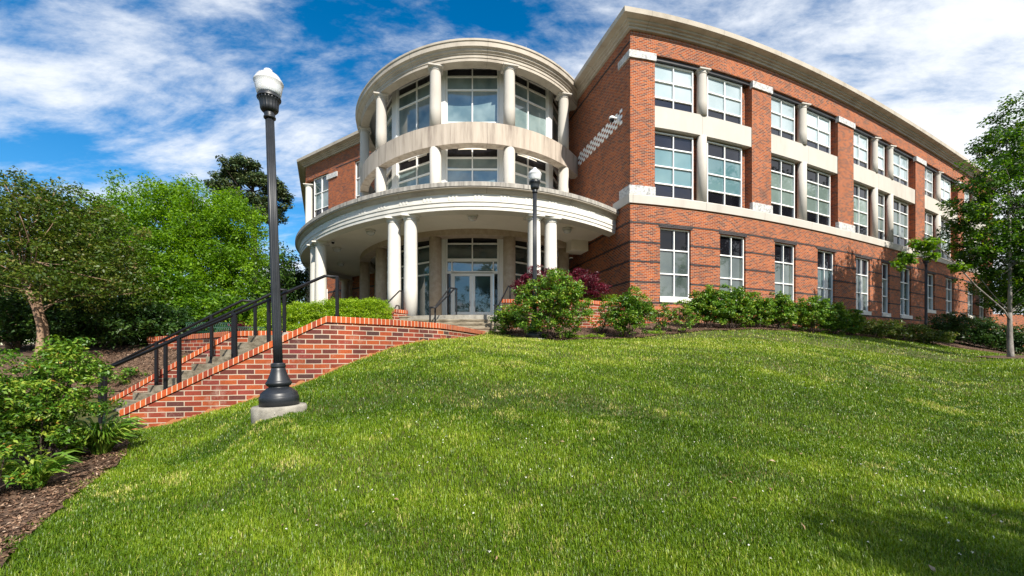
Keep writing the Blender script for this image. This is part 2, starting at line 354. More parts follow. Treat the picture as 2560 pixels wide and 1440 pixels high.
# ------------------------------------------------------------------ terrain
TCOL = {
 -900: [(0, -1.6), (8, -1.5), (14, -.6), (22, .3), (60, .6)],
 0:   [(0, -1.6), (5, -1.58), (8, -1.35), (11, -.15), (14, .2), (24, .5), (60, .6)],
 200: [(0, -1.6), (5, -1.58), (8, -1.47), (9.4, -1.2), (11, -.15), (14, .3), (24, .6), (60, .6)],
 305: [(0, -1.6), (4, -1.6), (8, -1.43), (10.2, -1.3), (11.6, -.1), (13.5, .35), (24, .6), (60, .6)],
 428: [(0, -1.6), (3.5, -1.6), (6, -1.45), (8.15, -1.33), (10.4, -1.2), (11.9, .05), (13.5, .4), (24, .6), (60, .6)],
 552: [(0, -1.6), (3, -1.6), (5, -1.33), (8.3, -1.09), (10.6, -.9), (11.8, .0), (13, .15), (24, .6), (60, .6)],
 650: [(0, -1.6), (3, -1.6), (4.6, -1.12), (5.6, -.93), (6.5, -.88), (8.45, -.87), (11, -.6), (12.4, .1), (16, .6), (60, .6)],
 727: [(0, -1.6), (3, -1.6), (4.7, -1.05), (5.6, -.86), (6.4, -.80), (8.6, -.70), (11, -.3), (12.6, .25), (16, .8), (60, .8)],
 798: [(0, -1.6), (3, -1.6), (5, -1.05), (7, -.68), (8.75, -.46), (11, -.1), (13, .5), (16, .9), (60, 1)],
 903: [(0, -1.6), (3, -1.6), (5, -1.03), (7, -.5), (9.2, -.11), (11, .05), (13.5, .6), (17, 1), (60, 1)],
 973: [(0, -1.6), (3, -1.6), (5, -1.0), (7, -.45), (9.7, .11), (12, .2), (15, .7), (18, 1), (60, 1)],
 1044: [(0, -1.6), (3, -1.6), (5, -1.0), (7, -.43), (9, .06), (10.3, .28), (12, .3), (16, .6), (20, 1), (60, 1)],
 1100: [(0, -1.6), (3, -1.6), (5, -1.0), (7, -.43), (9, .08), (10.86, .37), (12.5, .4), (16, .6), (20, 1), (60, 1)],
 1220: [(0, -1.6), (3, -1.6), (5, -1.03), (7, -.47), (9, .0), (11, .33), (13, .56), (15.2, .75), (17, .8), (20, 1), (60, 1)],
 1320: [(0, -1.6), (3, -1.6), (5, -1.05), (7, -.5), (9, -.05), (11, .28), (13, .5), (14.5, .82), (16.5, 1.1), (20, 1.2), (60, 1)],
 1575: [(0, -1.6), (3, -1.6), (6, -.9), (9, -.17), (12, .33), (13.5, .5), (15.5, .98), (17.8, 1.35), (30, 1.4), (60, 1)],
 1900: [(0, -1.6), (3, -1.6), (6, -1.05), (10, -.08), (14, .65), (16, .9), (18, 1.25), (20, 1.5), (60, 1.5)],
 2200: [(0, -1.6), (3, -1.6), (6, -1.22), (10, -.45), (15, .28), (20, .74), (23, 1.2), (25, 1.5), (60, 1.5)],
 2400: [(0, -1.6), (3, -1.6), (8, -1.05), (14, -.12), (20, .2), (23, .3), (28, .9), (32, 1.2), (60, 1.2)],
 2560: [(0, -1.6), (3, -1.6), (8, -1.05), (12, -.25), (14, -.05), (20, -.25), (30, .2), (60, 1)],
 3400: [(0, -1.6), (6, -1.45), (14, -.6), (25, -.2), (60, .5)],
}
TP = np.array(sorted(TCOL)); TG = np.arange(0, 60.01, .2)
TZ = []
for p_ in TP:
    nd = TCOL[p_]; z = np.interp(TG, [a for a, b in nd], [b for a, b in nd])
    k = np.array([1, 2, 3, 2, 1.]); k /= k.sum(); z = np.convolve(np.pad(z, 2, mode='edge'), k, 'valid'); TZ.append(z)
TZ = np.array(TZ)
def bumps(x, y):
    return .018 * np.sin(1.9 * x + .7 * y) * np.sin(1.3 * y - .5 * x) + .010 * np.sin(4.1 * x - 2.2 * y + 1) + .007 * np.sin(6.3 * y + 3.1 * x)
def terrain(x, y):
    x = np.asarray(x, float); y = np.asarray(y, float)
    yy = np.maximum(y, 1.0); p = np.clip(CX + F * x / yy, TP[0], TP[-1])
    i = np.clip(np.searchsorted(TP, p) - 1, 0, len(TP) - 2); w = (p - TP[i]) / (TP[i + 1] - TP[i])
    g = np.clip(np.maximum(y, 0), 0, 59.9) / .2; j = g.astype(int); h = g - j
    z = (1 - w) * ((1 - h) * TZ[i, j] + h * TZ[i, j + 1]) + w * ((1 - h) * TZ[i + 1, j] + h * TZ[i + 1, j + 1])
    return z + bumps(x, y) * np.clip(1.3 - y / 30, 0, 1)
def gz(x, y): return float(terrain(np.array([x]), np.array([y]))[0])
def gpx(px, rho): p = xy_at(px, rho); return Vector((p.x, p.y, gz(p.x, p.y)))

def axis_pts(lo, hi, dense_lo, dense_hi, step):
    a = list(np.arange(dense_lo, dense_hi + 1e-6, step)); s = step; v = dense_hi
    while v < hi: s *= 1.25; v += s; a.append(v)
    s = step; v = dense_lo
    while v > lo: s *= 1.25; v -= s; a.insert(0, v)
    return np.array(a)
gxs = axis_pts(-500, 500, -14, 26, .14); gys = axis_pts(-300, 900, -1, 32, .14)
GX, GY = np.meshgrid(gxs, gys); GZ = terrain(GX.ravel(), GY.ravel()) - .006
gv = np.stack([GX.ravel(), GY.ravel(), GZ], 1); nx = len(gxs); ny = len(gys)
ii, jj = np.meshgrid(np.arange(nx - 1), np.arange(ny - 1)); b0 = (jj * nx + ii).ravel()
ground = big_mesh('ground', gv, np.stack([b0, b0 + 1, b0 + nx + 1, b0 + nx], 1), 'soil', np.zeros(len(gv)), smooth=True); tag(ground, kind='structure')

# edges of the planted beds and of the garden wall, as (px, rho)
WALL = [(300, 8.0), (428, 8.15), (552, 8.3), (650, 8.45), (727, 8.6), (798, 8.75), (815, 8.8), (850, 8.97), (903, 9.25), (973, 9.7), (1044, 10.3), (1100, 10.9), (1130, 11.6), (1160, 12.5), (1190, 13.7), (1222, 15.2)]
BED = [(1222, 14.3), (1300, 12.9), (1400, 12.2), (1500, 12.6), (1575, 13.3), (1700, 14.3), (1800, 15.2), (1900, 16), (2100, 18.3), (2200, 19.6), (2400, 22), (2700, 23)]
LBED = [(-4.4, -6), (-4.1, 1.0), (-3.85, 3.2), (-4.65, 4.35), (-5.7, 6.3), (-7.2, 8.0)]     # x of the left bed's edge, y
def lbed_x(y): return np.interp(y, [b for a, b in LBED], [a for a, b in LBED])
wig = lambda t: .09 * np.sin(t * 2.3) + .06 * np.sin(t * 5.9 + 1) + .03 * np.sin(t * 13.1)

def patch(name, rows, matname, lift):
    """terrain-hugging sheet from rows of (x, y) points"""
    a = np.array(rows); n, m, _ = a.shape; z = terrain(a[..., 0].ravel(), a[..., 1].ravel()) + lift
    v = np.stack([a[..., 0].ravel(), a[..., 1].ravel(), z], 1)
    i, j = np.meshgrid(np.arange(m - 1), np.arange(n - 1)); b = (j * m + i).ravel()
    return big_mesh(name, v, np.stack([b, b + 1, b + m + 1, b + m], 1), matname, np.zeros(len(v)), smooth=True)
rows = []
bp = np.array(BED)
for p in np.arange(1222, 2701, 6):
    f_ = np.interp(p, bp[:, 0], bp[:, 1]) + wig(p / 40); bk = min(17.5 / math.cos((p - 1340) / F), 34) + .3 if p > 1560 else 17.5
    rows.append([[(p - CX) / F * r, r] for r in np.linspace(f_, max(bk, f_ + 1), 40)])
tag(patch('mulch_bed', rows, 'mulch', .025), kind='structure')
rows = []
for y in np.arange(-2, 8.3, .12):
    x1 = lbed_x(y) + wig(y * 2) * .7; rows.append([[x, y] for x in np.linspace(x1, x1 - 12, 60)])
tag(patch('mulch_bed', rows, 'mulch', .025), kind='structure')
rows = []
for p in np.arange(-300, 640, 12):        # bank behind the stairs
    r0 = np.interp(p, [-300, 200, 300, 580, 640], [8.6, 9.6, 10.45, 11.0, 11.4]); rows.append([[(p - CX) / F * r, r] for r in np.linspace(r0, 22, 50)])
tag(patch('planted_bank', rows, 'mulch', .02), kind='structure')

# ------------------------------------------------------------------ the building
D = 26.0; TH = (1181 - CX) / F; ZF = .0552 * D; ZTOP = 13.96
def ring(phi, r):
    """plan of the round entrance: angle from the door's axis (degrees), radius; the rings are slightly egg-shaped"""
    l = r * math.sin(R(phi)); f = D - r * math.cos(R(phi)); rho = math.hypot(l, f)
    return Vector((rho * (TH + math.atan2(l, f)), rho))
def front(px): rho = 17.5 / math.cos((px - 1340) / F); return xy_at(px, rho)          # the long wing's gently bowed front
RC = 17.5 / math.cos((1575 - 1340) / F)
def retn(px): rho = RC * math.cos((1575 - 2700) / F) / math.cos((px - 2700) / F); return xy_at(px, rho)
LW0, LW1 = xy_at(764, 34.9), xy_at(909, 30.6)
def left(px):
    """west wing's front, by the column where it stands"""
    k = (px - CX) / F; d = LW1 - LW0; t = (k * LW0.y - LW0.x) / (d.x - k * d.y); return LW0 + d * t
def path(fn, a, b, n=None):
    n = n or max(2, int(abs(b - a) / 12) + 2); return [fn(a + (b - a) * i / (n - 1)) for i in range(n)]
ARC = {}
def slab(mb, fn, a, b, z0, z1, o0, o1, mi=0, s0=None, n=None, ref=None):
    """curved block along a wall line, from offset o1 (back) to o0 (front); u runs in metres from ref"""
    P = path(fn, a, b, n)
    nn = [wall_n(fn, a + (b - a) * i / (len(P) - 1)) for i in range(len(P))]
    k0 = len(mb.uv); mb.sweep(P, [(o0, z0), (o0, z1), (o1, z1), (o1, z0)], nrm=nn, mi=mi)
    base = arc(fn, a, ref)
    for q in range(k0, len(mb.uv) - 2): mb.uv[q] = [(u + base, v) for u, v in mb.uv[q]]
def wall_n(fn, p):
    d = (fn(p + .5) - fn(p - .5)).normalized(); n = Vector((d.y, -d.x))
    return n
def arc(fn, p, ref):
    if ref is None: ref = {front: 1575, retn: 1575, left: 764}.get(fn, 0)
    k = max(2, int(abs(p - ref) / 15) + 2); q = [fn(ref + (p - ref) * i / (k - 1)) for i in range(k)]
    return sum((q[i + 1] - q[i]).length for i in range(k - 1)) * (1 if p >= ref else -1)
def at(fn, p, o): q = fn(p); n = wall_n(fn, p); return q + n * o

bld = thing('campus_building', 'red brick three storey campus building with round columned entrance tower', 'building', (6, 26, ZF))

# window: frame bars with panes set in, on a chord between two wall points
def window(a, b, zs, nxs, rowmats, name='window', parent=None, bar=.052, depth=.09, label=None, xs=None, sill=False):
    d = b - a; L = d.length; u = d / L; n = Vector((u.y, -u.x)); fr = MB(); pn = MB()
    zs = sorted(zs, reverse=True); xs = xs or [L * i / nxs for i in range(nxs + 1)]
    names = sorted(set(rowmats))
    def bx(x0, x1, z0, z1, dd=depth, sh=0):
        c = a + u * ((x0 + x1) / 2) + n * sh; fr.box((c.x, c.y, (z0 + z1) / 2), (x1 - x0, dd, z1 - z0), u)
    h = bar / 2
    for i, x in enumerate(xs):
        w = bar if i in (0, len(xs) - 1) else bar * .8
        x0 = x if i == 0 else x - w if i == len(xs) - 1 else x - w / 2; bx(x0, x0 + w, zs[-1], zs[0])
    for i, z in enumerate(zs):
        z1 = z if i == 0 else z + h if i < len(zs) - 1 else z + bar
        z0 = z - bar if i == 0 else z - h if i < len(zs) - 1 else z
        for j in range(len(xs) - 1):
            bx(xs[j] + (bar if j == 0 else bar * .4), xs[j + 1] - (bar if j == len(xs) - 2 else bar * .4), z0 + .001, z1 - .001, depth * .92)
    for i in range(len(zs) - 1):
        for j in range(len(xs) - 1):
            o = -depth * .28 + random.uniform(-.004, .004); p0 = a + u * xs[j] + n * o; p1 = a + u * xs[j + 1] + n * (o + random.uniform(-.004, .004))
            pn.quad([(p0.x, p0.y, zs[i + 1]), (p1.x, p1.y, zs[i + 1]), (p1.x, p1.y, zs[i]), (p0.x, p0.y, zs[i])],
                    [(xs[j], zs[i + 1]), (xs[j + 1], zs[i + 1]), (xs[j + 1], zs[i]), (xs[j], zs[i])], names.index(rowmats[i]))
    w = fr.build(name, 'white_paint', parent or bld)
    pn.build('pane', names, w, recalc=False)
    if sill:
        s_ = MB(); c = a + d / 2 + n * .05; s_.box((c.x, c.y, zs[-1] - .11), (L + .08, .3, .21), u); s_.build('sill', 'white_stone', w)
    return w

# ---- long wing: ground storey wall
GW = [(1650, 1727), (1800, 1864), (1937, 1989), (2044, 2087), (2140, 2175), (2205, 2224), (2251, 2278), (2315, 2337), (2364.5, 2384), (2419, 2436), (2448, 2463)]
PXE = 2482
ZB, ZL0, ZL1, ZW = .6, 6.30, 6.68, 5.38
BANDS = [5.51, 4.70, 3.89, 3.03, 2.17]
def gsill(i): return 2.42 if i < 7 else 2.95
zed = [ZB]; mats_ = []
for zb_ in sorted(BANDS): zed += [zb_ - .036, zb_ + .036]
zed.append(ZL0)
segs = [(zed[i], zed[i + 1], i % 2) for i in range(len(zed) - 1)]
mb = MB()
edges = [1575] + [e for w in GW for e in w] + [PXE]
def wall_piece(fn, a, b, zlo, zhi, o0, o1):
    for z0, z1, k in segs:
        z0, z1 = max(z0, zlo), min(z1, zhi)
        if z1 - z0 > .01: slab(mb, fn, a, b, z0, z1, o0 + (.012 if k else 0), o1, k)
for i in range(0, len(edges), 2): wall_piece(front, edges[i], edges[i + 1], ZB, ZL0, 0, -.3)
for i, (a, b) in enumerate(GW):
    wall_piece(front, a, b, ZW, ZL0, 0, -.3); wall_piece(front, a, b, ZB, gsill(i) - .22, 0, -.3)
mb.build('brick_wall', ['facade_brick', 'dark_brick'], bld)
mb = MB()
wall_piece(retn, 1575, 1405, ZB, ZL0, 0, -.3)
slab(mb, retn, 1575, 1405, ZL0, 13.56, 0, -.3, 0)
slab(mb, retn, 1575, 1405, 13.0, 13.09, .012, -.05, 1)
mb.build('brick_wall', ['facade_brick', 'dark_brick'], bld)
for i, (a, b) in enumerate(GW):
    s = gsill(i); hh = ZW - s
    zs = [ZW, ZW - .31 * hh, ZW - .655 * hh, s]
    cols = 1 if i == 5 else 2
    window(at(front, a, -.14), at(front, b, -.14), zs, cols, ['pane_black', 'pane_grey', 'pane_grey'] if i in (0, 1, 2, 4, 5) else ['pane_black', 'pane_tower_dark', 'pane_grey' if i % 2 else 'pane_tower_dark'], sill=True)
    l_ = MB(); slab(l_, front, a - 3, b + 3, ZW + .003, ZW + .12, .02, -.1); l_.build('lintel', 'dark_brick', bld)

# ---- long wing: stone ledge, pilasters, bays, frieze
mb = MB()
pts = path(front, PXE, 1575) + path(retn, 1574, 1536, 4)
pm = [Vector(p) for p in pts]
nm = [-v for v in miter(pm)]
mb.sweep(pts, [(.07, ZL0), (.09, ZL1 - .05), (.05, ZL1), (-.3, ZL1), (-.3, ZL0)], nrm=nm); mb.build('stone_ledge', 'limestone_band', bld)
PIL = [(1575, 1637), (1880, 1928), (2095, 2134), (2289, 2312), (2395, 2411), (2467, 2482)]
BAY = [[(1640, 1742), (1777, 1865)], [(1929, 1998), (2026, 2087)], [(2136, 2181), (2204, 2222), (2240, 2281)], [(2313, 2342), (2358, 2386)], [(2412, 2432), (2447, 2462)]]
COLS = [[1760], [2012], [2192.5, 2231], [2350], [2439.5]]
ZFR = 12.66
for i, (a, b) in enumerate(PIL):
    mb = MB(); slab(mb, front, a, b, ZL1, ZFR, 0, -.4, 0)
    p = mb.build('pilaster', 'facade_brick', bld)
    c = MB(); slab(c, front, a - 1, b + 1, 12.36, 12.66, .07, -.1) if i else c.sweep(path(front, 1639, 1575, 4) + path(retn, 1574, 1548, 3), [(.07, 12.36), (.07, 12.66), (-.1, 12.66), (-.1, 12.36)], nrm=[-v for v in miter([Vector(q) for q in path(front, 1639, 1575, 4) + path(retn, 1574, 1548, 3)])])
    c.build('capstone', 'rough_white_stone', p)
    c = MB(); slab(c, front, a - 1, b + 1, ZL1, ZL1 + .36, .06, -.1) if i else c.sweep(path(front, 1637, 1575, 4) + path(retn, 1574, 1551, 3), [(.06, ZL1), (.06, ZL1 + .36), (-.1, ZL1 + .36), (-.1, ZL1)], nrm=[-v for v in miter([Vector(q) for q in path(front, 1637, 1575, 4) + path(retn, 1574, 1551, 3)])])
    c.build('base_stone', 'rough_white_stone', p)
mb = MB(); slab(mb, front, 1575, PXE, ZFR, 13.36, 0, -.4, 0); slab(mb, front, 1575, PXE, 13.36, 13.56, .002, -.4, 1); mb.build('frieze_wall', ['facade_brick', 'soldier_brick'], bld)
mb = MB(); slab(mb, front, 1637, PXE, ZL1, ZFR, -.36, -.45, 0); mb.build('bay_back_wall', 'facade_brick', bld)
def engaged_column(x, y, z0, z1, r, name, matn, parent, cap=True, base=False, square=True):
    prof = [(r, z0), (r * 1.01, z0 + (z1 - z0) * .3), (r * .93, z1 - .22), (r * .93, z1 - .20)]
    c = MB(); c.lathe(prof + [(r * .9, z1 - .19)], (x, y, 0), 22); o = c.build(name, matn, parent)
    k = MB(); k.lathe([(r * .9, z1 - .19), (r * 1.03, z1 - .17), (r * 1.03, z1 - .15), (r * .95, z1 - .14), (r * 1.22, z1 - .07), (r * 1.25, z1 - .06)], (x, y, 0), 22)
    k.box((x, y, z1 - .03), (r * 2.6, r * 2.6, .058), (1, .25)); k.build('capital', matn, o)
    if base:
        k = MB(); k.lathe([(r * 1.25, z0), (r * 1.25, z0 + .08), (r * 1.1, z0 + .12), (r * 1.02, z0 + .16)], (x, y, 0), 22); k.build('base', matn, o)
    return o
Z3 = [12.5, 11.76, 11.04, 10.47]; Z2 = [9.55, 8.89, 8.10, 7.35, 6.70]
for bi, ws in enumerate(BAY):
    a0, b0_ = PIL[bi][1], PIL[bi + 1][0]
    mb = MB(); slab(mb, front, a0 + .5, b0_ - .5, 9.62, 10.52, -.02, -.4); mb.build('spandrel_panel', 'limestone_band', bld)
    mb = MB(); slab(mb, front, a0 + .5, b0_ - .5, 12.52, 12.655, -.1, -.4); mb.build('lintel', 'steel_dark', bld)
    for wi, (a, b) in enumerate(ws):
        ncol = 1 if (bi == 2 and wi == 1) else 2
        window(at(front, a, -.26), at(front, b, -.26), Z3, ncol, ['pane_pale', 'pane_pale', 'pane_navy'])
        mid = 'pane_teal' if bi == 0 else 'pane_green'
        window(at(front, a, -.26), at(front, b, -.26), Z2, ncol, ['pane_navy' if bi == 0 else 'pane_black', mid, mid, 'pane_navy' if bi == 0 and wi == 0 else 'pane_black'])
    for cpx in COLS[bi]:
        q = at(front, cpx, -.14); rr = .215 if bi < 2 else .185
        engaged_column(q.x, q.y, 10.52, 12.52, rr, 'column', 'limestone', bld)
        c = MB(); c.lathe([(rr, ZL1), (rr * .96, 9.62)], (q.x, q.y, 0), 22); c.build('column', 'limestone', bld)
# ---- cornices
CORN = [(-.05, 13.50), (.12, 13.50), (.13, 13.58), (.20, 13.60), (.21, 13.66), (.30, 13.68), (.31, 13.74), (.46, 13.77), (.56, 13.79), (.58, 13.98), (.0, 14.0), (-.3, 14.0)]
mb = MB(); pts = path(front, PXE, 1575) + path(retn, 1574, 1405)[1:]; P_ = [Vector(p) for p in pts]
mb.sweep(pts, CORN, nrm=[-v for v in miter(P_)]); mb.build('cornice', 'cornice_stone', bld)
mb = MB(); pts = path(front, 1575, PXE, 40); mb.sweep(pts, [(-.2, 13.9), (-.2, 13.93), (-12, 13.93), (-12, 0), (-11.9, 0), (-11.9, 13.9)]); mb.build('roof', 'roof', bld)
mb = MB(); e0 = front(PXE); e1 = at(front, PXE, -12); mb.sweep([e0, e1], [(0, .3), (0, 13.5), (-.3, 13.5), (-.3, .3)]); mb.build('brick_wall', 'facade_brick', bld)

# ---- west wing
k_ = 1.12
WZT = 15.65
mb = MB(); zwin = [(782, 821), (886, 908)]
zt = zpy(447, 34.3); zlo = 6.6
slab(mb, left, 764, 782, zt, 15.2, 0, -.3); slab(mb, left, 782, 1120, zt, 15.2, 0, -.3); slab(mb, left, 821, 886, zlo, zt, 0, -.3)
slab(mb, left, 908, 1120, zlo, zt, 0, -.3); slab(mb, left, 764, 1120, .6, 6.6, 0, -.3)
slab(mb, left, 840, 1120, 14.02, 14.1, .012, -.05, 1)
for z_ in (2.7, 3.7, 4.7): slab(mb, left, 764, 1120, z_, z_ + .1, .012, -.05, 1)
mb.build('brick_wall', ['facade_brick', 'dark_brick'], bld)
sideA, sideB = LW0, xy_at(781, 52.0)
mb = MB(); mb.sweep([sideB, sideA], [(0, .4), (0, 15.2), (-.3, 15.2), (-.3, .4)]); mb.build('brick_wall', 'facade_brick', bld)
prof = [(o * 1.12, z - 13.5 + 15.1) for o, z in CORN]
mb = MB(); pts = [xy_at(781, 52), LW0] + path(left, 780, 1120, 5); mb.sweep(pts, prof); mb.build('cornice', 'cornice_stone', bld)
mb = MB(); mb.quad([(*LW0, 15.5), (*left(1120), 15.5), (left(1120).x + 3, left(1120).y + 14, 15.5), (*xy_at(781, 52), 15.5)]); mb.build('roof', 'roof', bld)
for a, b in zwin:
    rw = left(a).y
    zz = [zt - .05, zt - .95, zt - 1.9, zt - 2.7, zlo]
    window(at(left, a, -.15), at(left, b, -.15), [zt - .02, zt - 1.25, zt - 2.5, zt - 3.3, zlo], 2, ['pane_tower_dark', 'pane_tower', 'pane_navy', 'pane_black'])
q = at(left, 772.5, .0); engaged_column(q.x, q.y, zlo, zpy(462, 34.5), .28, 'column', 'white_stone', bld)
mb = MB(); slab(mb, left, 818, 844, zpy(446, left(830).y), zpy(434, left(830).y), .08, -.1); mb.build('capstone', 'rough_white_stone', bld)
w_ = window(at(left, 812, .03), at(left, 819, .03), [5.0, 3.5, 2.4], 1, ['pane_black', 'pane_black'])

# ---- round tower: floors, beams, glazing
def ringpath(p0, p1, r, step=3.0):
    n = max(2, int(abs(p1 - p0) / step) + 1); return [ring(p0 + (p1 - p0) * i / (n - 1), r) for i in range(n)]
def ring_nrm(p0, p1, r, n):
    out = []
    for i in range(n):
        ph = p0 + (p1 - p0) * i / (n - 1); out.append((ring(ph, r + .5) - ring(ph, r - .5)))
    return out
def ringsweep(mb, p0, p1, r, prof, mi=0, mis=None, step=3.0, sm=False):
    P = ringpath(p0, p1, r, step); mb.sweep(P, prof, nrm=ring_nrm(p0, p1, r, len(P)), mi=mi, mis=mis, sm=sm)
RT = .248 * D; RG = .214 * D; RPC = .375 * D; RP = .401 * D
def disc(mb, p0, p1, r, z, zthick, r0=0.0):
    P = ringpath(p0, p1, r); c = ring(0, 0)
    mb.sweep(P, [(0, z), (0, z - zthick), (-(r - .02) * .98, z - zthick), (-(r - .02) * .98, z)], nrm=ring_nrm(p0, p1, r, len(P)))
TA, TB = -150, 58
mb = MB(); ringsweep(mb, TA, TB, RT, [(-.27, 13.18), (.22, 13.18), (.22, 13.31), (.25, 13.32), (.25, 13.44), (.30, 13.46), (.30, 13.50), (.38, 13.55), (.40, 13.62), (.5, 13.67), (.5, 13.87), (.54, 13.89), (.54, 13.98), (-.27, 13.98)])
mb.build('tower_entablature', 'cornice_stone', bld)
mb = MB(); ringsweep(mb, TA, TB, RT, [(-.22, 9.47), (.27, 9.47), (.27, 10.42), (.2, 10.44), (-.22, 10.44)]); mb.build('balcony_band', 'stained_stone', bld)
mb = MB(); ringsweep(mb, TA, TB, RT, [(-.32, 5.36), (.28, 5.36), (.28, 5.64), (-.32, 5.64)]); mb.build('ring_beam', 'tan_stone', bld)
mb = MB(); disc(mb, -180, 180, RT + .1, 13.9, .2); mb.build('roof', 'roof', bld)
for z_, th_ in ((10.3, .5), (6.1, .3)):
    mb = MB(); disc(mb, -180, 180, RG - .15, z_, th_); mb.build('floor_slab', 'plaster', bld)
PH = 15.3
for k in (-7, -5, -3, -1, 1, 3):
    q = ring(k * PH, RT); x, y = q
    for z0, z1, mn in ((ZF, 5.38, 'tan_stone'), (6.0, 9.47, 'limestone'), (10.42, 13.18, 'limestone')):
        if mn == 'limestone' and z0 > 10: engaged_column(x, y, z0, z1, .27, 'column', mn, bld)
        else:
            c = MB(); c.lathe([(.29 if z0 < 2 else .27, z0), (.28 if z0 < 2 else .265, z1)], (x, y, 0), 24); c.build('column', mn, bld)
# glazing: a flat bay between piers on each side of the ring
for k in (-6, -4, -2, 0, 2, 4):
    c0, c1 = k * PH - 13.1, k * PH + 13.1
    a, b = ring(c0, RG), ring(c1, RG)
    window(a, b, [13.75, 13.28, 12.64, 11.08, 10.3], 2, ['pane_black', 'pane_tower', 'pane_tower' , 'pane_tower'], bar=.07)
    window(a, b, [9.95, 9.40, 8.85, 7.5, 6.12], 2, ['pane_black', 'pane_tower', 'pane_tower', 'pane_tower_dark'], bar=.07)
    if k: window(a, b, [5.75, 5.28, 4.5, 3.9, 1.75, ZF], 2, ['pane_black', 'pane_tower_dark', 'pane_tower_dark', 'pane_tower_dark', 'pane_black'], bar=.07)
for k in (-7, -5, -3, -1, 1, 3, 5):
    p = MB(); ringsweep(p, k * PH - 2.15, k * PH + 2.15, RG, [(.1, ZF), (.1, 13.9), (-.1, 13.9), (-.1, ZF)], step=1.5); p.build('pier_panel', 'white_paint', bld)
# entrance bay
a, b = ring(-13.1, RG), ring(13.1, RG); L = (b - a).length; zd = 3.86
xs4 = [0, .24 * 1, L / 2, L - .24, L]
window(a, b, [5.75, 5.28, 4.5], 2, ['pane_black', 'pane_tower_dark'], bar=.07)
xd0 = L * (1132.5 - 1118) / 130; xd1 = L * (1234.7 - 1118) / 130
window(a, b, [4.5, 3.9], 3, ['pane_tower'], bar=.07, xs=[0, xd0, L / 2, xd1, L])
u_ = (b - a) / L
for x0, x1 in ((0, xd0), (xd1, L)): window(a + u_ * x0, a + u_ * x1, [3.9, 1.75, ZF], 1, ['pane_black', 'pane_black'], bar=.05)
nrm_ = Vector((u_.y, -u_.x))
for sgn, x0, x1 in ((1, xd0 + .01, L / 2 - .004), (-1, L / 2 + .004, xd1 - .01)):
    o = nrm_ * .03; d = window(a + u_ * x0 + o, a + u_ * x1 + o, [3.86, 1.95, ZF + .02], 1, ['pane_tower_dark', 'pane_tower_dark'], name='door', bar=.13, depth=.06)
    h = MB(); hx = x1 - .11 if sgn > 0 else x0 + .11; base = a + u_ * hx + nrm_ * .06
    h.tube([(base.x, base.y, 2.28), (base.x + nrm_.x * .07, base.y + nrm_.y * .07, 2.3), (base.x + nrm_.x * .08, base.y + nrm_.y * .08, 2.5), (base.x, base.y, 2.54)], .014); h.build('handle', 'galv', d)
# portico
PA, PB = -128, 48
mb = MB(); ringsweep(mb, PA, PB, RP, [(-.85, 5.33), (-.30, 5.33), (-.30, 5.45), (-.27, 5.46), (-.27, 5.60), (-.24, 5.61), (-.24, 5.67), (-.28, 5.68), (-.28, 5.90), (-.24, 5.91), (-.85, 5.91)]); mb.build('portico_entablature', 'white_stone', bld)
mb = MB(); ringsweep(mb, PA, PB, RP, [(-.9, 5.92), (-.24, 5.915), (-.2, 5.95), (-.15, 6.0), (-.13, 6.04), (-.03, 6.06), (-.03, 6.10), (-.9, 6.10)]); mb.build('portico_cornice', 'cornice_stone', bld)
mb = MB(); ringsweep(mb, PA, PB, RP, [(-.9, 6.102), (.0, 6.102), (.0, 6.25), (-.03, 6.27), (-.9, 6.27)]); mb.build('portico_coping', 'grimy_stone', bld)
mb = MB(); P = ringpath(PA, PB, RP); mb.sweep(P, [(-.5, 5.915), (-.5, 5.62), (-(RP - RG + .3), 5.62), (-(RP - RG + .3), 5.915)], nrm=ring_nrm(PA, PB, RP, len(P))); mb.build('portico_ceiling', 'plaster', bld)
for ph in np.arange(PA + 4, PB - 1, 5.45):       # triglyphs: three raised fillets on a thin plate
    P = []; 
    for a_, o_ in ((-1.0, .002), (-.93, .02), (-.60, .02), (-.53, .002), (-.24, .002), (-.19, .02), (.19, .02), (.24, .002), (.53, .002), (.60, .02), (.93, .02), (1.0, .002)): P.append(ring(ph + a_, RP - .28 + o_))
    mb = MB(); mb.sweep(P, [(0, 5.69), (0, 5.885), (-.03, 5.885), (-.03, 5.69)], nrm=ring_nrm(ph - 1, ph + 1, RP, len(P))); mb.build('triglyph', 'white_stone', bld)
for k in (-7, -5, -3, -1, 1):
    for dd in (-2.1, 2.1):
        q = ring(k * 16.3 + dd, RPC); engaged_column(q.x, q.y, ZF - .1, 5.33, .262, 'portico_column', 'white_stone' if k > -7 else 'tan_stone', bld, base=False)
mb = MB(); P = ringpath(-128, 60, .395 * D); mb.sweep(P, [(0, .2), (0, ZF), (-.393 * D, ZF), (-.393 * D, .2)], nrm=ring_nrm(-128, 60, .395 * D, len(P))); mb.build('entrance_floor', 'concrete', bld)
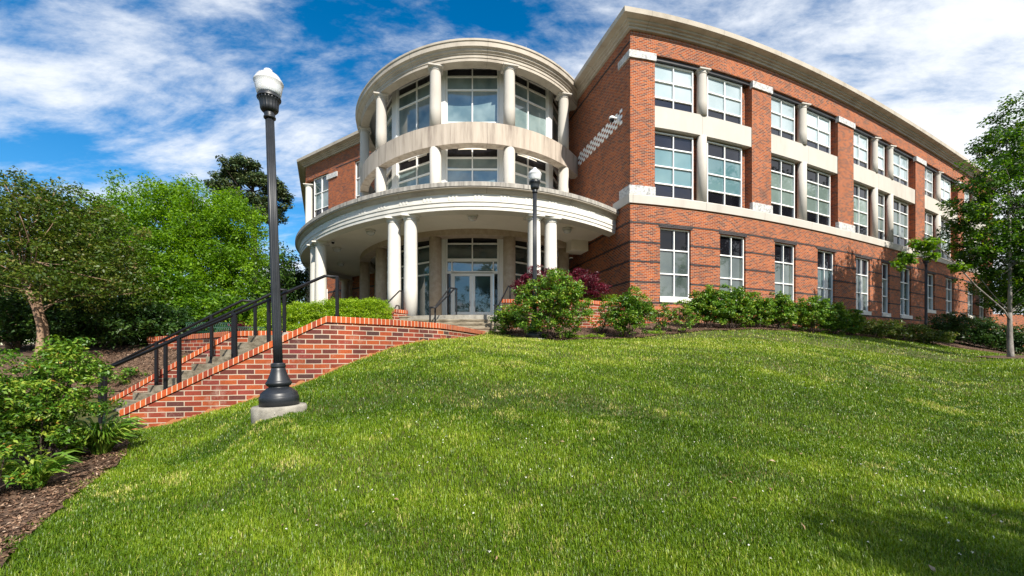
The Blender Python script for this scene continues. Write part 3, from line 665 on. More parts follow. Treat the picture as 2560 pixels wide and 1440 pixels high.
# checker panel on the return wall
mb = MB(); mbw = MB()
p0, p1 = 1556, 1446; z0 = 9.47; nrow, ncol = 5, 22
s0, s1 = arc(retn, p0, 1575), arc(retn, p1, 1575)
def retn_s(s):
    lo, hi = 1400., 1575.
    for _ in range(40):
        m_ = (lo + hi) / 2
        if abs(arc(retn, m_, 1575)) > abs(s): lo = m_
        else: hi = m_
    return (lo + hi) / 2
zlow = zpy(313, retn(1551).y); zhigh = zpy(276, retn(1551).y); rh = (zhigh - zlow) / nrow; cw = abs(s1 - s0) / ncol
mb = MB()
for c in range(ncol):
    pa, pb = retn_s(abs(s0) + c * cw), retn_s(abs(s0) + (c + 1) * cw)
    for r in range(nrow):
        if (r + c) % 2 == 0: slab(mb, retn, pb, pa, zlow + r * rh, zlow + (r + 1) * rh, .02, -.02, 0, n=2)
mb.build('checker_panel', 'white_paint', bld)
for px, py in ((1007, 109), (1268, 84), (1421, 143)):
    ph = {1007: -42, 1268: 22, 1421: 52}[px]; q = ring(ph, RT + .2); m = MB(); m.tube([(q.x, q.y, 13.9), (q.x, q.y, 14.35)], .012, 6); m.build('lightning_rod', 'galv', bld)
# wall box beside the portico ceiling
q = at(retn, 1468, .5); m = MB(); m.box((q.x - .1, q.y, 5.37), (.9, .9, .5), wall_n(retn, 1468)); m.build('duct_box', 'plaster', bld)

# ceiling lights and cameras
lt = None
for ph, r, lab in ((0, 8.6, 'round ceiling light over the middle of the entrance'), (-33, 8.4, 'round ceiling light behind the left middle pair of white columns'), (-58, 8.3, 'round ceiling light above the left outer white columns'), (-84, 8.0, 'round ceiling light deepest under the shaded left canopy'), (30, 8.4, 'round ceiling light near the brick wall on the right')):
    if lt is None:
        lt = thing('ceiling_light', '', 'ceiling light'); m = MB(); m.lathe([(.22, 0), (.23, -.05), (.19, -.08)], (0, 0, 0), 20); m.build('housing', 'white_stone', lt)
        m = MB(); m.lathe([(.19, -.08), (.185, -.14), (.14, -.2), (.06, -.23), (.01, -.235)], (0, 0, 0), 20); m.build('diffuser', 'globe_acrylic', lt); l = lt
    else: l = copy_tree(lt)
    q = ring(ph, r); l.location = (q.x, q.y, 5.615); tag(l, lab + ' canopy' if 'canopy' not in lab else lab, 'ceiling light', 'round lights under the portico ceiling')
q = at(retn, 1549, 0); nn = wall_n(retn, 1549); zc = zpy(300, q.y)
sc_ = thing('security_camera', 'white dome security camera on the brick wall by the checker pattern', 'camera', (q.x, q.y, zc))
m = MB(); m.box((q.x + nn.x * .04, q.y + nn.y * .04, zc), (.08, .2, .22), nn); m.tube([(q.x, q.y, zc + .04), (q.x + nn.x * .35, q.y + nn.y * .35, zc + .06)], .035); m.build('bracket', 'camera_white', sc_)
c_ = Vector((q.x + nn.x * .38, q.y + nn.y * .38)); m = MB(); m.lathe([(.06, .1), (.12, .06), (.13, -.04)], (c_.x, c_.y, zc), 16); m.build('housing', 'camera_white', sc_)
m = MB(); m.lathe([(.115, -.04), (.105, -.1), (.06, -.15), (.01, -.16)], (c_.x, c_.y, zc), 16); m.build('dome', 'pane_black', sc_)
for nm_, ph, r, zz, lab in (('a', -50, 8.9, 5.615, 'small dark dome camera under the left canopy ceiling'), ('b', 0, 0, 4.9, 'small dark dome camera under the plaster box by the brick wall')):
    q = ring(ph, r) if r else at(retn, 1462, .75)
    o = thing('security_camera', lab, 'camera', (q.x, q.y, zz)); m = MB(); m.lathe([(.09, 0), (.09, -.05)], (q.x, q.y, zz), 14); m.build('mount', 'camera_white', o)
    m = MB(); m.lathe([(.08, -.05), (.07, -.11), (.02, -.14)], (q.x, q.y, zz), 14); m.build('dome', 'pane_black', o)

# ------------------------------------------------------------------ garden walls, stairs, landing, handrails
def dens(pl, n):
    pl = np.array(pl); t = np.linspace(pl[0, 0], pl[-1, 0], n); return [(float(a), *[float(np.interp(a, pl[:, 0], pl[:, c])) for c in range(1, pl.shape[1])]) for a in t]
def garden_wall(name, label, pts, tops, bottoms, thick=.34, cap=.13, capm='cap_brick', side=1, splash=False):
    """pts: plan points; the visible face lies on the path, the wall's body behind it"""
    o = thing(name, label, 'wall', (pts[0].x, pts[0].y, bottoms[0])); P = [Vector(p) for p in pts]; nm = miter(P)
    if side < 0: nm = [-v for v in nm]
    S_ = [0.0]
    for i in range(1, len(P)): S_.append(S_[-1] + (P[i] - P[i - 1]).length)
    mb = MB()
    for i in range(len(P) - 1):
        A, B = P[i], P[i + 1]; A2, B2 = A - nm[i] * thick, B - nm[i + 1] * thick
        ta, tb = tops[i] - cap, tops[i + 1] - cap
        for a_, b_ in ((A, B), (A2, B2)):
            mb.quad([(a_.x, a_.y, bottoms[i]), (b_.x, b_.y, bottoms[i + 1]), (b_.x, b_.y, tb), (a_.x, a_.y, ta)], [(S_[i], bottoms[i]), (S_[i + 1], bottoms[i + 1]), (S_[i + 1], tb), (S_[i], ta)])
        mb.quad([(A.x, A.y, ta), (B.x, B.y, tb), (B2.x, B2.y, tb), (A2.x, A2.y, ta)])
    for i in (0, len(P) - 1):
        A = P[i]; A2 = A - nm[i] * thick; mb.quad([(A.x, A.y, bottoms[i]), (A2.x, A2.y, bottoms[i]), (A2.x, A2.y, tops[i] - cap), (A.x, A.y, tops[i] - cap)], [(0, bottoms[i]), (thick, bottoms[i]), (thick, tops[i] - cap), (0, tops[i] - cap)])
    mb.build('brick_body', 'garden_brick', o)
    if splash:
        mb = MB(); q = dens([(S_[i], P[i].x, P[i].y) for i in range(len(P))], 260); top_ = [.03 + .02 * math.sin(i * .37) + .012 * math.sin(i * 1.3) + random.uniform(0, .03) for i in range(260)]
        for i in range(259):
            a_, b_ = q[i], q[i + 1]; na = Vector((b_[2] - a_[2], -(b_[1] - a_[1]))).normalized() * .004; g0, g1 = gz(a_[1], a_[2]), gz(b_[1], b_[2])
            mb.quad([(a_[1] + na.x, a_[2] + na.y, g0 - .1), (b_[1] + na.x, b_[2] + na.y, g1 - .1), (b_[1] + na.x, b_[2] + na.y, g1 + max(.02, top_[i + 1])), (a_[1] + na.x, a_[2] + na.y, g0 + max(.02, top_[i]))])
        mb.build('clay_stain', 'clay', o)
    mb = MB(); L3 = [0.0]
    for i in range(1, len(P)): L3.append(L3[-1] + math.sqrt((P[i] - P[i - 1]).length ** 2 + (tops[i] - tops[i - 1]) ** 2))
    k0 = 0; mb.sweep([(p.x, p.y, t) for p, t in zip(P, tops)], [(.03, -cap + .002), (.03, -.01), (.02, 0), (-thick - .03, 0), (-thick - .03, -cap + .002)], nrm=nm)
    q = 0
    for i in range(len(P) - 1):
        for j in range(5):
            u0, u1 = L3[i], L3[i + 1]; v = [(.05, .17), (.17, .18), (.18, .48), (.05, .17), (.05, .17)][j]
            mb.uv[q] = [(u0, v[0]), (u1, v[0]), (u1, v[1]), (u0, v[1])]; q += 1
    mb.build('brick_cap', capm, o); return o
wp = [(p, r) for p, r in WALL]
pts, tops = [], []
for p, r in dens(wp, 60):
    # keep a point on the break of slope
    pts.append(xy_at(p, r)); tops.append(zpy(np.interp(p, [284, 815], [1033, 790]), r) if p < 815 else .778)
nearw = garden_wall('garden_wall', 'long brick retaining wall with sloping cap, nearest the lawn behind the lamp post', pts, tops, [-2.2] * len(pts), splash=True)
pts = [xy_at(p, r) for p, r in ((150, 10.0), (265, 10.2), (420, 10.45), (580, 10.75))]
tops = [zpy(1010, 10.2) - .1, zpy(1003, 10.2), zpy(915, 10.45), zpy(829, 10.75)]
garden_wall('garden_wall', 'sloping brick cheek wall on the far side of the garden stairs', pts, tops, [-2.2] * 4, side=1)
pts = [xy_at(p, r) for p, r in ((370, 12.6), (450, 12.2), (520, 11.6), (582, 11.0), (640, 11.0), (770, 11.4))]
garden_wall('garden_wall', 'low level brick wall at the top of the bank below the benches', pts, [zpy(843, 12.6), zpy(838, 12.2), zpy(833, 11.6), zpy(828, 11.0), zpy(827, 11.0), .6], [-1] * 6)
pts = [xy_at(p, r) for p, r in ((1254, 15.45), (1290, 15.3), (1380, 15.15), (1470, 15.2), (1560, 16.0), (1652, 17.6))]
garden_wall('garden_wall', 'low brick planter wall behind the shrubs, between entry steps and building corner', pts, [1.97, 1.95, 1.9, 1.9, 1.9, 1.9], [.3] * 6)
pts = [xy_at(p, r) for p, r in ((944, 14.6), (985, 16.1), (1020, 16.5))]
garden_wall('garden_wall', 'short sloping brick cheek left of the entry steps by the hedge', pts, [1.22, 1.69, 1.66], [.2] * 3)
# garden stairs
st = thing('garden_stairs', 'concrete garden stairs climbing between two brick cheek walls', 'stairs', (-5.5, 9.6, -1))
NA, FA = Vector((-3.80, 9.22)), Vector((-6.52, 10.62))
for k in range(13):
    m = MB(); z = .45 - .17 * k
    a0, f0 = NA + Vector((-.318 * k, -.062 * k)), FA + Vector((-.312 * k, -.05 * k)); a1, f1 = a0 + Vector((.40, .06)), f0 + Vector((.40, .06))
    if k == 0: a1, f1 = a0 + Vector((.38, .12)), f0 + Vector((.5, .05))
    q = [a0, f0, f1, a1]
    top = [(p.x, p.y, z) for p in q]; bot = [(p.x, p.y, z - .5) for p in q]
    m.quad(top); m.quad(bot[::-1])
    for i in range(4): j = (i + 1) % 4; m.quad([bot[i], bot[j], top[j], top[i]])
    m.build('step', 'step_concrete', st)
# landing walk
m = MB(); poly = [xy_at(p, r) for p, r in ((700, 10.9), (690, 9.3), (830, 9.3), (905, 9.65), (975, 10.1), (1045, 10.75), (1098, 11.4), (1160, 13), (1215, 15.2), (1250, 15.6), (1250, 17), (960, 16.6), (930, 14.4), (800, 12))]
top = [(p.x, p.y, .47) for p in poly]; bot = [(p.x, p.y, -.6) for p in poly]
m.quad(top)
for i in range(len(poly)): j = (i + 1) % len(poly); m.quad([bot[i], bot[j], top[j], top[i]])
tag(m.build('entry_walk', 'paver'), kind='structure')
# entry steps
es = thing('entry_steps', 'weathered concrete steps rising to the glass entrance doors', 'steps', (-1.5, 15.5, .4))
for k in range(5):
    m = MB(); r0 = 16.0 - .33 * k; z = ZF - .168 * k
    P = [xy_at(p, r0 + (0 if p > 1100 else (1100 - p) * .0022)) for p in (988, 1050, 1120, 1190, 1251)]; P2 = [v + Vector((0, .36 if k else 1.2)) for v in P]
    for i in range(4):
        a, b, c, d = P[i], P[i + 1], P2[i + 1], P2[i]
        m.quad([(a.x, a.y, z), (b.x, b.y, z), (c.x, c.y, z), (d.x, d.y, z)]); e = .03; m.quad([(a.x, a.y, z - .05), (b.x, b.y, z - .05), (b.x, b.y, z), (a.x, a.y, z)])
        m.quad([(a.x, a.y, z - .05), (b.x, b.y, z - .05), (b.x, b.y + e, z - .05), (a.x, a.y + e, z - .05)])
        m.quad([(a.x, a.y + e, z - .4), (b.x, b.y + e, z - .4), (b.x, b.y + e, z - .05), (a.x, a.y + e, z - .05)])
    a, d = P[0], P2[0]; m.quad([(a.x, a.y, z - .4), (d.x, d.y, z - .4), (d.x, d.y, z), (a.x, a.y, z)])
    a, d = P[-1], P2[-1]; m.quad([(a.x, a.y, z - .4), (d.x, d.y, z - .4), (d.x, d.y, z), (a.x, a.y, z)])
    m.build('step', 'step_concrete', es)
def handrail(label, pts, posts, r=.03, group=None):
    P = [px_at(*p) for p in pts]; o = thing('handrail', label, 'handrail', tuple(P[0]), group)
    # densify corners slightly
    m = MB(); m.tube(P, r, 10); m.build('rail', 'rail_black', o)
    for px, rho, zb in posts:
        x = (px - CX) / F * rho
        # rail height above the post
        best = None
        for a, b in zip(P, P[1:]):
            lo, hi = sorted((a.x / a.y, b.x / b.y)); k = (px - CX) / F
            if lo - 1e-4 <= k <= hi + 1e-4:
                t = (k * a.y - a.x) / ((b.x - a.x) - k * (b.y - a.y)); best = a + (b - a) * t; break
        if best is None: best = min(P, key=lambda q: abs(q.x / q.y - k))
        m = MB(); m.tube([(best.x, best.y, zb), (best.x, best.y, best.z)], r * 1.35, square=True); m.build('post', 'rail_black', o)
    return o
def stz(k): return .45 - .17 * k
GH = 'black handrails of the garden stairs'
handrail('black steel handrail nearest the lawn along the garden stairs', [(846, 693, 9.1), (812, 690, 9.05), (245, 932, 8.6)], [(843, 9.1, .3), (672, 8.9, -.4), (588, 8.8, -.7), (448, 8.8, -1.2), (252, 8.6, -2)], group=GH)
handrail('black steel handrail in the middle of the garden stairs', [(718, 726, 9.9), (701, 724, 9.85), (243, 936, 9.2)], [(711, 9.9, .3), (583, 9.7, -.4), (414, 9.4, -1.2), (262, 9.2, -2)], group=GH)
handrail('black steel handrail on the far side of the garden stairs', [(642, 754, 10.6), (606, 751, 10.5), (246, 930, 9.9)], [(638, 10.6, .3), (529, 10.4, -.3), (391, 10.2, -1.2)], group=GH)
GE = 'short black handrails of the entry steps'
handrail('short black handrail left of the entry steps beside the hedge', [(930, 776, 14.9), (947, 779, 15.0), (999, 727, 16.3), (1008, 729, 16.4)], [(933, 14.9, .5), (1006, 16.4, 1.3)], .027, GE)
handrail('black handrail left of the doors, nearer one of the middle pair', [(1073, 769, 14.7), (1090, 769, 14.75), (1137, 721, 16.2), (1143, 723, 16.3)], [(1075, 14.7, .4), (1141, 16.3, 1.3)], .027, GE)
handrail('black handrail left of the doors, farther one of the middle pair', [(1076, 768, 14.9), (1087, 768, 14.9), (1124, 720, 16.2), (1139, 721, 16.25)], [(1088, 14.9, .4)], .027, GE)
handrail('short black handrail right of the doors beside the brick planter', [(1234, 763, 14.7), (1246, 765, 14.75), (1271, 715, 16.2), (1276, 719, 16.3)], [(1237, 14.7, .5), (1275, 16.3, 1.3)], .027, GE)

# ------------------------------------------------------------------ lamp posts
def make_lamp():
    o = thing('street_lamp', '', 'street lamp')
    u = .00577; c5 = lambda zy: (1012 - (750 + zy / 4.365)) * u; c4 = lambda zy: (1012 - (150 + zy / 7.2)) * u
    m = MB(); m.lathe([(.36, -.45), (.36, -.03), (.345, 0), (.01, .002)], (0, 0, 0), 40); m.build('footing', 'concrete', o)
    m = MB(); pr = [(45, 1143), (45, 1048), (44, 1040), (42.5, 1036), (42, 1010), (40, 1000), (33, 975), (27, 952), (24, 948), (23, 938), (26, 930), (29.5, 912), (30, 898), (28.5, 884), (26.5, 876), (26, 868), (23, 840), (19.5, 800), (17, 765), (16, 738), (15, 734)]
    m.lathe([(a * u, c5(z)) for a, z in pr], (0, 0, 0), 48); m.build('base', 'black_paint', o)
    m = MB(); m.lathe([(a * u, c5(z)) for a, z in ((15, 734), (17, 728), (17.3, 715), (16, 700), (17, 692), (14, 684), (11, 680))], (0, 0, 0), 32); m.build('collar', 'black_paint', o)
    m = MB(); m.lathe([(10.6 * u, c5(682)), (10.6 * u, c5(400)), (10.4 * u, 2.5), (10.0 * u, c4(1075))], (0, 0, 0), 96, flute=16, fl_amt=.13); m.build('shaft', 'black_paint', o)
    m = MB(); m.lathe([(a * u, c4(z)) for a, z in ((11, 1078), (13.6, 1068), (14, 1050), (13, 1036), (12, 1030), (12.4, 1000), (12.6, 965))], (0, 0, 0), 32); m.build('neck', 'black_paint', o)
    m = MB(); m.lathe([(a * u, c4(z)) for a, z in ((12.6, 968), (17, 950), (20.5, 915), (20.8, 870), (21.8, 800), (24, 755), (27, 728))], (0, 0, 0), 96, flute=20, fl_amt=.06)
    m.lathe([(a * u, c4(z)) for a, z in ((27, 728), (27.3, 712), (26, 690), (25.5, 668), (24.5, 655))], (0, 0, 0), 40); m.build('holder', 'black_paint', o)
    m = MB(); m.lathe([(a * u, c4(z)) for a, z in ((24.6, 656), (27, 640), (28.5, 590), (30, 540), (30.8, 500), (32, 460), (33.5, 440), (34, 428), (33, 415), (30, 375), (26, 330))], (0, 0, 0), 64, flute=32, fl_amt=.02); g = m.build('globe', 'globe_acrylic', o)
    m = MB(); m.lathe([(a * u, c4(z)) for a, z in ((26, 330), (25, 318), (19, 285), (13, 268), (10, 255), (9.5, 245), (10.4, 225), (9.5, 205), (6, 190), (1, 182))], (0, 0, 0), 40); m.build('globe_cap', 'globe_acrylic', o)
    return o
lamp = make_lamp(); p = gpx(699, 6.2); lamp.location = (p.x, p.y, zpy(1013, 6.2)); lamp.rotation_euler = (R(.4), R(-1.75), 0)
tag(lamp, 'tall black fluted lamp post with glass globe standing on the lawn before the brick wall', 'street lamp', 'black globe lamp posts')
l2 = copy_tree(lamp); p = gpx(1337, 12.5); l2.location = p; l2.rotation_euler = (0, 0, .4); l2.scale = (1.03,) * 3
tag(l2, 'black globe lamp post rising behind the big shrub right of the entrance', 'street lamp', 'black globe lamp posts')
l3 = copy_tree(lamp); p = gpx(2315, 23.5); l3.location = p; l3.rotation_euler = (0, 0, .9)
tag(l3, 'distant black lamp post half hidden by the leaves of the right tree', 'street lamp', 'black globe lamp posts')

# benches
def bench(px, rho, rot, label):
    p = gpx(px, rho); p.z -= .12; o = thing('garden_bench', label, 'bench', tuple(p), 'green benches above the bank')
    u = Vector((math.cos(rot), math.sin(rot))); w = Vector((-u.y, u.x))
    def pt(a, b, c): return (p.x + u.x * a + w.x * b, p.y + u.y * a + w.y * b, p.z + c)
    m = MB()
    for i in range(17): b = .02 + i * .028; m.tube([pt(-.62, b, .44), pt(.62, b, .44)], .008, 5)
    m.build('seat', 'bench_green', o); m = MB()
    for i in range(26): a = -.61 + i * .0488; m.tube([pt(a, .0, .5), pt(a, -.14, .9)], .007, 5)
    for c in (.5, .63, .76, .9): m.tube([pt(-.62, -.14 * (c - .5) / .4, c), pt(.62, -.14 * (c - .5) / .4, c)], .012, 6)
    m.build('backrest', 'bench_green', o)
    for s in (-.58, .58):
        m = MB(); m.tube([pt(s, .45, 0), pt(s, .45, .44), pt(s, 0, .44), pt(s, -.02, 0)], .02, 6); m.build('leg', 'bench_green', o)
bench(608, 12.0, .15, 'green mesh bench nearer the bright hedge'); bench(528, 12.9, .15, 'green mesh bench farther left under the trees')

# ------------------------------------------------------------------ plants
def leaves(name, centers, per, spread, size, matname, parent=None, flat=.6, aspect=2.0, tint0=.45, tvar=.25, cvar=.18, droop=0.0, up=.5, rng=RNG, ctint=None):
    C_ = np.asarray(centers, float); n = len(C_) * per
    c = np.repeat(C_, per, 0); sp = np.repeat(np.broadcast_to(np.asarray(spread, float), (len(C_),)), per)
    off = rng.normal(0, 1, (n, 3)); off /= np.maximum(np.linalg.norm(off, axis=1, keepdims=True), 1e-6)
    off *= (rng.random((n, 1)) ** .55); off *= sp[:, None]; off[:, 2] *= flat
    pos = c + off
    nr = rng.normal(0, 1, (n, 3)); nr[:, 2] = np.abs(nr[:, 2]) + up; nr += off / np.maximum(sp[:, None], 1e-6) * .8; nr /= np.linalg.norm(nr, axis=1, keepdims=True)
    d = rng.normal(0, 1, (n, 3)); d[:, 2] -= droop; d -= nr * (d * nr).sum(1, keepdims=True); d /= np.maximum(np.linalg.norm(d, axis=1, keepdims=True), 1e-6)
    w = np.cross(nr, d); s = size * rng.uniform(.6, 1.35, (n, 1))
    v = np.empty((n, 4, 3)); v[:, 0] = pos - d * s * .5; v[:, 2] = pos + d * s * .5 - nr * s * .12
    v[:, 1] = pos + w * s * .5 / aspect + nr * s * .06; v[:, 3] = pos - w * s * .5 / aspect + nr * s * .06
    ct = np.repeat(rng.normal(0, cvar, len(C_)) if ctint is None else np.asarray(ctint), per)
    t = np.minimum(tint0 + ct + rng.normal(0, tvar, n), .93); t = np.where(rng.random(n) < .012, 1.0, t)
    return big_mesh(name, v.reshape(-1, 3), np.arange(n * 4).reshape(n, 4), matname, np.repeat(t, 4), parent)
def blob_points(blobs, n, rng=RNG, shell=.45):
    """cluster centres spread through ellipsoids (cx, cy, cz, rx, ry, rz), thicker towards the outside"""
    wts = np.array([b[3] * b[4] * b[5] for b in blobs]) ** .72; wts /= wts.sum(); out = []
    for b, k in zip(blobs, np.maximum(1, np.round(wts * n)).astype(int)):
        d = rng.normal(0, 1, (k, 3)); d /= np.linalg.norm(d, axis=1, keepdims=True); r = rng.random((k, 1)) ** shell
        jit = 1 + .22 * np.sin(d[:, :1] * 5 + b[0]) * np.sin(d[:, 2:] * 4 + b[1])
        out.append(np.array(b[:3]) + d * r * jit * np.array(b[3:6]))
    return np.concatenate(out)
def limb(m, a, b, r0, r1, wob=.12, n=7, seg=8, sag=0.0, rng=random):
    a, b = Vector(a), Vector(b); L = (b - a).length; pts = []; rr = []
    o1 = Vector((rng.uniform(-1, 1), rng.uniform(-1, 1), rng.uniform(-.5, .8))) * L * wob
    for i in range(n):
        t = i / (n - 1); p = a.lerp(b, t) + o1 * math.sin(math.pi * t) * (1 - t * .4) + Vector((0, 0, -sag * L * math.sin(math.pi * t)))
        pts.append(p); rr.append(r0 + (r1 - r0) * t ** .8)
    m.tube(pts, rr, seg); return pts
def tree(name, label, base, blobs, nclu, per, spread, size, leafm, barkm, stems, r0, nlimb=16, cat='tree', group=None, fork=.35, **kw):
    o = thing(name, label, cat, tuple(base), group); C_ = blob_points(blobs, nclu)
    m = MB(); b = Vector(base) + Vector((0, 0, -.15)); tips = []
    top = Vector(np.mean([x[:3] for x in blobs], 0)); zmin = min(x[2] - x[5] for x in blobs)
    for s in range(stems):
        if stems == 1: f = b.lerp(Vector((top.x, top.y, max(zmin, b.z + (top.z - b.z) * fork))), 1.0); f.x = b.x + (top.x - b.x) * .25; f.y = b.y + (top.y - b.y) * .25
        else:
            tgt = Vector(C_[random.randrange(len(C_))]); f = b.lerp(tgt, fork * .6); f.z = b.z + (top.z - b.z) * fork * random.uniform(.8, 1.2)
        rs = r0 * (1 if stems == 1 else random.uniform(.55, .8))
        pp = limb(m, b + (Vector((random.uniform(-1, 1), random.uniform(-1, 1), 0)) * r0 * 1.2 if stems > 1 else Vector((0, 0, 0))), f, rs * 1.15, rs * .72, .04 if stems == 1 else .1, 7, 12); tips.append((pp[-1], rs * .72)); tips.append((pp[-3], rs * .6))
        if stems == 1:
            g = limb(m, f, top + Vector((0, 0, (max(x[2] + x[5] for x in blobs) - top.z) * .6)), rs * .7, .02, .05, 8, 8); tips += [(g[2], rs * .5), (g[4], rs * .35)]
    t_ = m.build('trunk', barkm, o)
    m = MB(); sel = C_[RNG.permutation(len(C_))[:nlimb]]
    for c in sel:
        c = Vector(c); src, rr = min(tips, key=lambda q: (q[0] - c).length + random.uniform(0, .6)); g = limb(m, src, c, rr * .42, .008, .1, 7, 6)
        for _ in range(2):
            c2 = Vector(C_[np.argmin(np.linalg.norm(C_ - np.array(c + Vector([random.uniform(-.8, .8) for _ in range(3)])), axis=1))]); limb(m, g[3], c2, rr * .25, .008, .1, 5, 5)
    m.build('branches' if False else 'branch', barkm, t_)
    leaves('crown', C_, per, spread, size, leafm, o, **kw); return o
def pb(px, py, rho, wx, wz, wy=None):
    """crown lobe centred where it stands at distance rho; half sizes given in the same pixel scale"""
    c = px_at(px, py, rho); k = rho / F; return (c.x, c.y, c.z, wx * k, (wy or wx) * k, wz * k)

# left side trees
tree('crape_myrtle', 'broad olive green crape myrtle with smooth tan forking trunks at far left', gpx(95, 11.2),
     [pb(60, 560, 11.2, 150, 110), pb(200, 590, 11.6, 140, 95), pb(-40, 640, 11, 130, 120), pb(150, 700, 10.8, 130, 70), pb(280, 700, 12, 100, 90), pb(30, 490, 11.5, 70, 60), pb(140, 500, 11.8, 90, 50)],
     760, 40, .27, .085, 'leaf_crape', 'bark_tan', 3, .10, 14, fork=.62, tvar=.22)
tree('crape_myrtle', 'smaller crape myrtle with grouped thin trunks behind the far left one', gpx(35, 13.5),
     [pb(-20, 650, 13.5, 150, 120), pb(110, 690, 14, 120, 80)], 320, 34, .36, .11, 'leaf_crape', 'bark_tan', 5, .10, 24, fork=.6)
tree('crape_myrtle', 'slender crape myrtle with two upright trunks behind the orange tipped bush', gpx(140, 14.2),
     [pb(170, 640, 14.2, 110, 100), pb(260, 660, 14.6, 90, 80)], 300, 34, .36, .11, 'leaf_crape', 'bark_tan', 2, .13, 20, fork=.65)
tree('maple_tree', 'bright green leafy tree filling the middle left, just left of the lamp post', gpx(420, 17.5),
     [pb(400, 540, 17.5, 115, 90), pb(520, 560, 17.5, 120, 95), pb(600, 600, 17.2, 85, 100), pb(450, 660, 16.8, 150, 100), pb(350, 640, 17.8, 90, 90), pb(560, 690, 16.8, 100, 85), pb(440, 490, 17.8, 55, 45), pb(560, 520, 17.4, 45, 40)],
     1100, 70, .36, .105, 'leaf_maple', 'bark_dark', 1, .26, 30, fork=.3, tvar=.2, cvar=.16, tint0=.58, flat=.85)
tree('maple_tree', 'pale green tree crown showing above the far left trees against the sky', gpx(250, 23),
     [pb(240, 560, 23, 90, 85), pb(300, 590, 22.5, 70, 80), pb(180, 600, 23, 80, 90)], 320, 34, .6, .18, 'leaf_maple', 'bark_dark', 1, .22, 20, fork=.3, tint0=.6)
tree('broadleaf_tree', 'dark green tree between the lamp post and the white portico columns', gpx(715, 25),
     [pb(705, 700, 25, 60, 85), pb(740, 730, 26, 40, 70), pb(660, 720, 24, 60, 80)], 300, 34, .6, .18, 'leaf_dark', 'bark_dark', 1, .22, 18, fork=.3, tint0=.6)
pine = [pb(x, y, 36, a, b) for x, y, a, b in ((575, 435, 40, 26), (620, 420, 32, 22), (560, 470, 42, 18), (640, 455, 45, 18), (690, 470, 30, 22), (600, 500, 50, 16), (670, 510, 45, 18), (700, 490, 26, 26), (625, 535, 55, 14), (690, 545, 30, 16), (600, 405, 22, 14))]
tree('pine_tree', 'tall dark pine with open tufted crown behind the lamp post', gpx(635, 36), pine, 300, 70, .46, .26, 'leaf_pine', 'bark_dark', 1, .3, 30, fork=.6, aspect=2.6, flat=.65, tvar=.28, tint0=.75)
# lower greenery under the trees
def bush(name, label, px, rho, w, h, nclu, per, size, leafm, group=None, spread=.16, stems=9, cat='bush', lobes=None, base=None, tint0=.5, aspect=2.4, flat=.55, **kw):
    p = base or gpx(px, rho); o = thing(name, label, cat, tuple(p), group); w /= 2
    bl = lobes or [(p.x, p.y, p.z + h * .55, w, w * .8, h * .45), (p.x - w * .45, p.y, p.z + h * .42, w * .6, w * .6, h * .38), (p.x + w * .5, p.y + .1, p.z + h * .45, w * .55, w * .6, h * .40), (p.x + w * .1, p.y - w * .3, p.z + h * .7, w * .5, w * .5, h * .3)]
    C_ = blob_points(bl, nclu, shell=.36); m = MB()
    for c in C_[RNG.permutation(len(C_))[:stems]]: limb(m, (p.x + random.uniform(-.2, .2) * w, p.y + random.uniform(-.2, .2) * w, p.z - .08), c, .014, .005, .06, 5, 5)
    m.build('stem', 'bark_dark', o); leaves('foliage', C_, per, spread, size, leafm, o, tint0=tint0, aspect=aspect, flat=flat, **kw); return o
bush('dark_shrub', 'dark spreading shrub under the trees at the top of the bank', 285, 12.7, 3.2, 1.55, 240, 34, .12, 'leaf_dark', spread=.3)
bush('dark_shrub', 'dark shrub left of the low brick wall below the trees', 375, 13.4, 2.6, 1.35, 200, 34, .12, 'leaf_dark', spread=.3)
bush('green_shrub', 'mid green tall shrub behind the dark shrubs on the bank', 420, 15.6, 3.4, 2.6, 200, 34, .14, 'leaf_maple', spread=.36, tint0=.3)
bush('green_shrub', 'mid green shrub under the left trees behind the bank', 215, 15.4, 3.2, 2.4, 200, 34, .14, 'leaf_maple', spread=.36, tint0=.3)
bush('green_shrub', 'mid green shrub below the bright green tree beside the benches', 590, 15.2, 3.4, 1.9, 200, 34, .14, 'leaf_maple', spread=.36, tint0=.25)
bush('green_shrub', 'leafy shrub at the left picture edge beneath the crape myrtles', 20, 15.5, 3.4, 2.2, 180, 34, .14, 'leaf_maple', spread=.36, tint0=.3)
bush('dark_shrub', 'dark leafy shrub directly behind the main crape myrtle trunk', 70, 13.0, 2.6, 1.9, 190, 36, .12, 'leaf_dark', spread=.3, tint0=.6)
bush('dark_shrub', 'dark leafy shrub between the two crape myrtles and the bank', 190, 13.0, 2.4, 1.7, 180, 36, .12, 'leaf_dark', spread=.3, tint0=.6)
bush('red_shrub', 'small dark red shrub behind the green benches', 600, 13.6, 1.0, .8, 50, 40, .08, 'leaf_red', spread=.18)
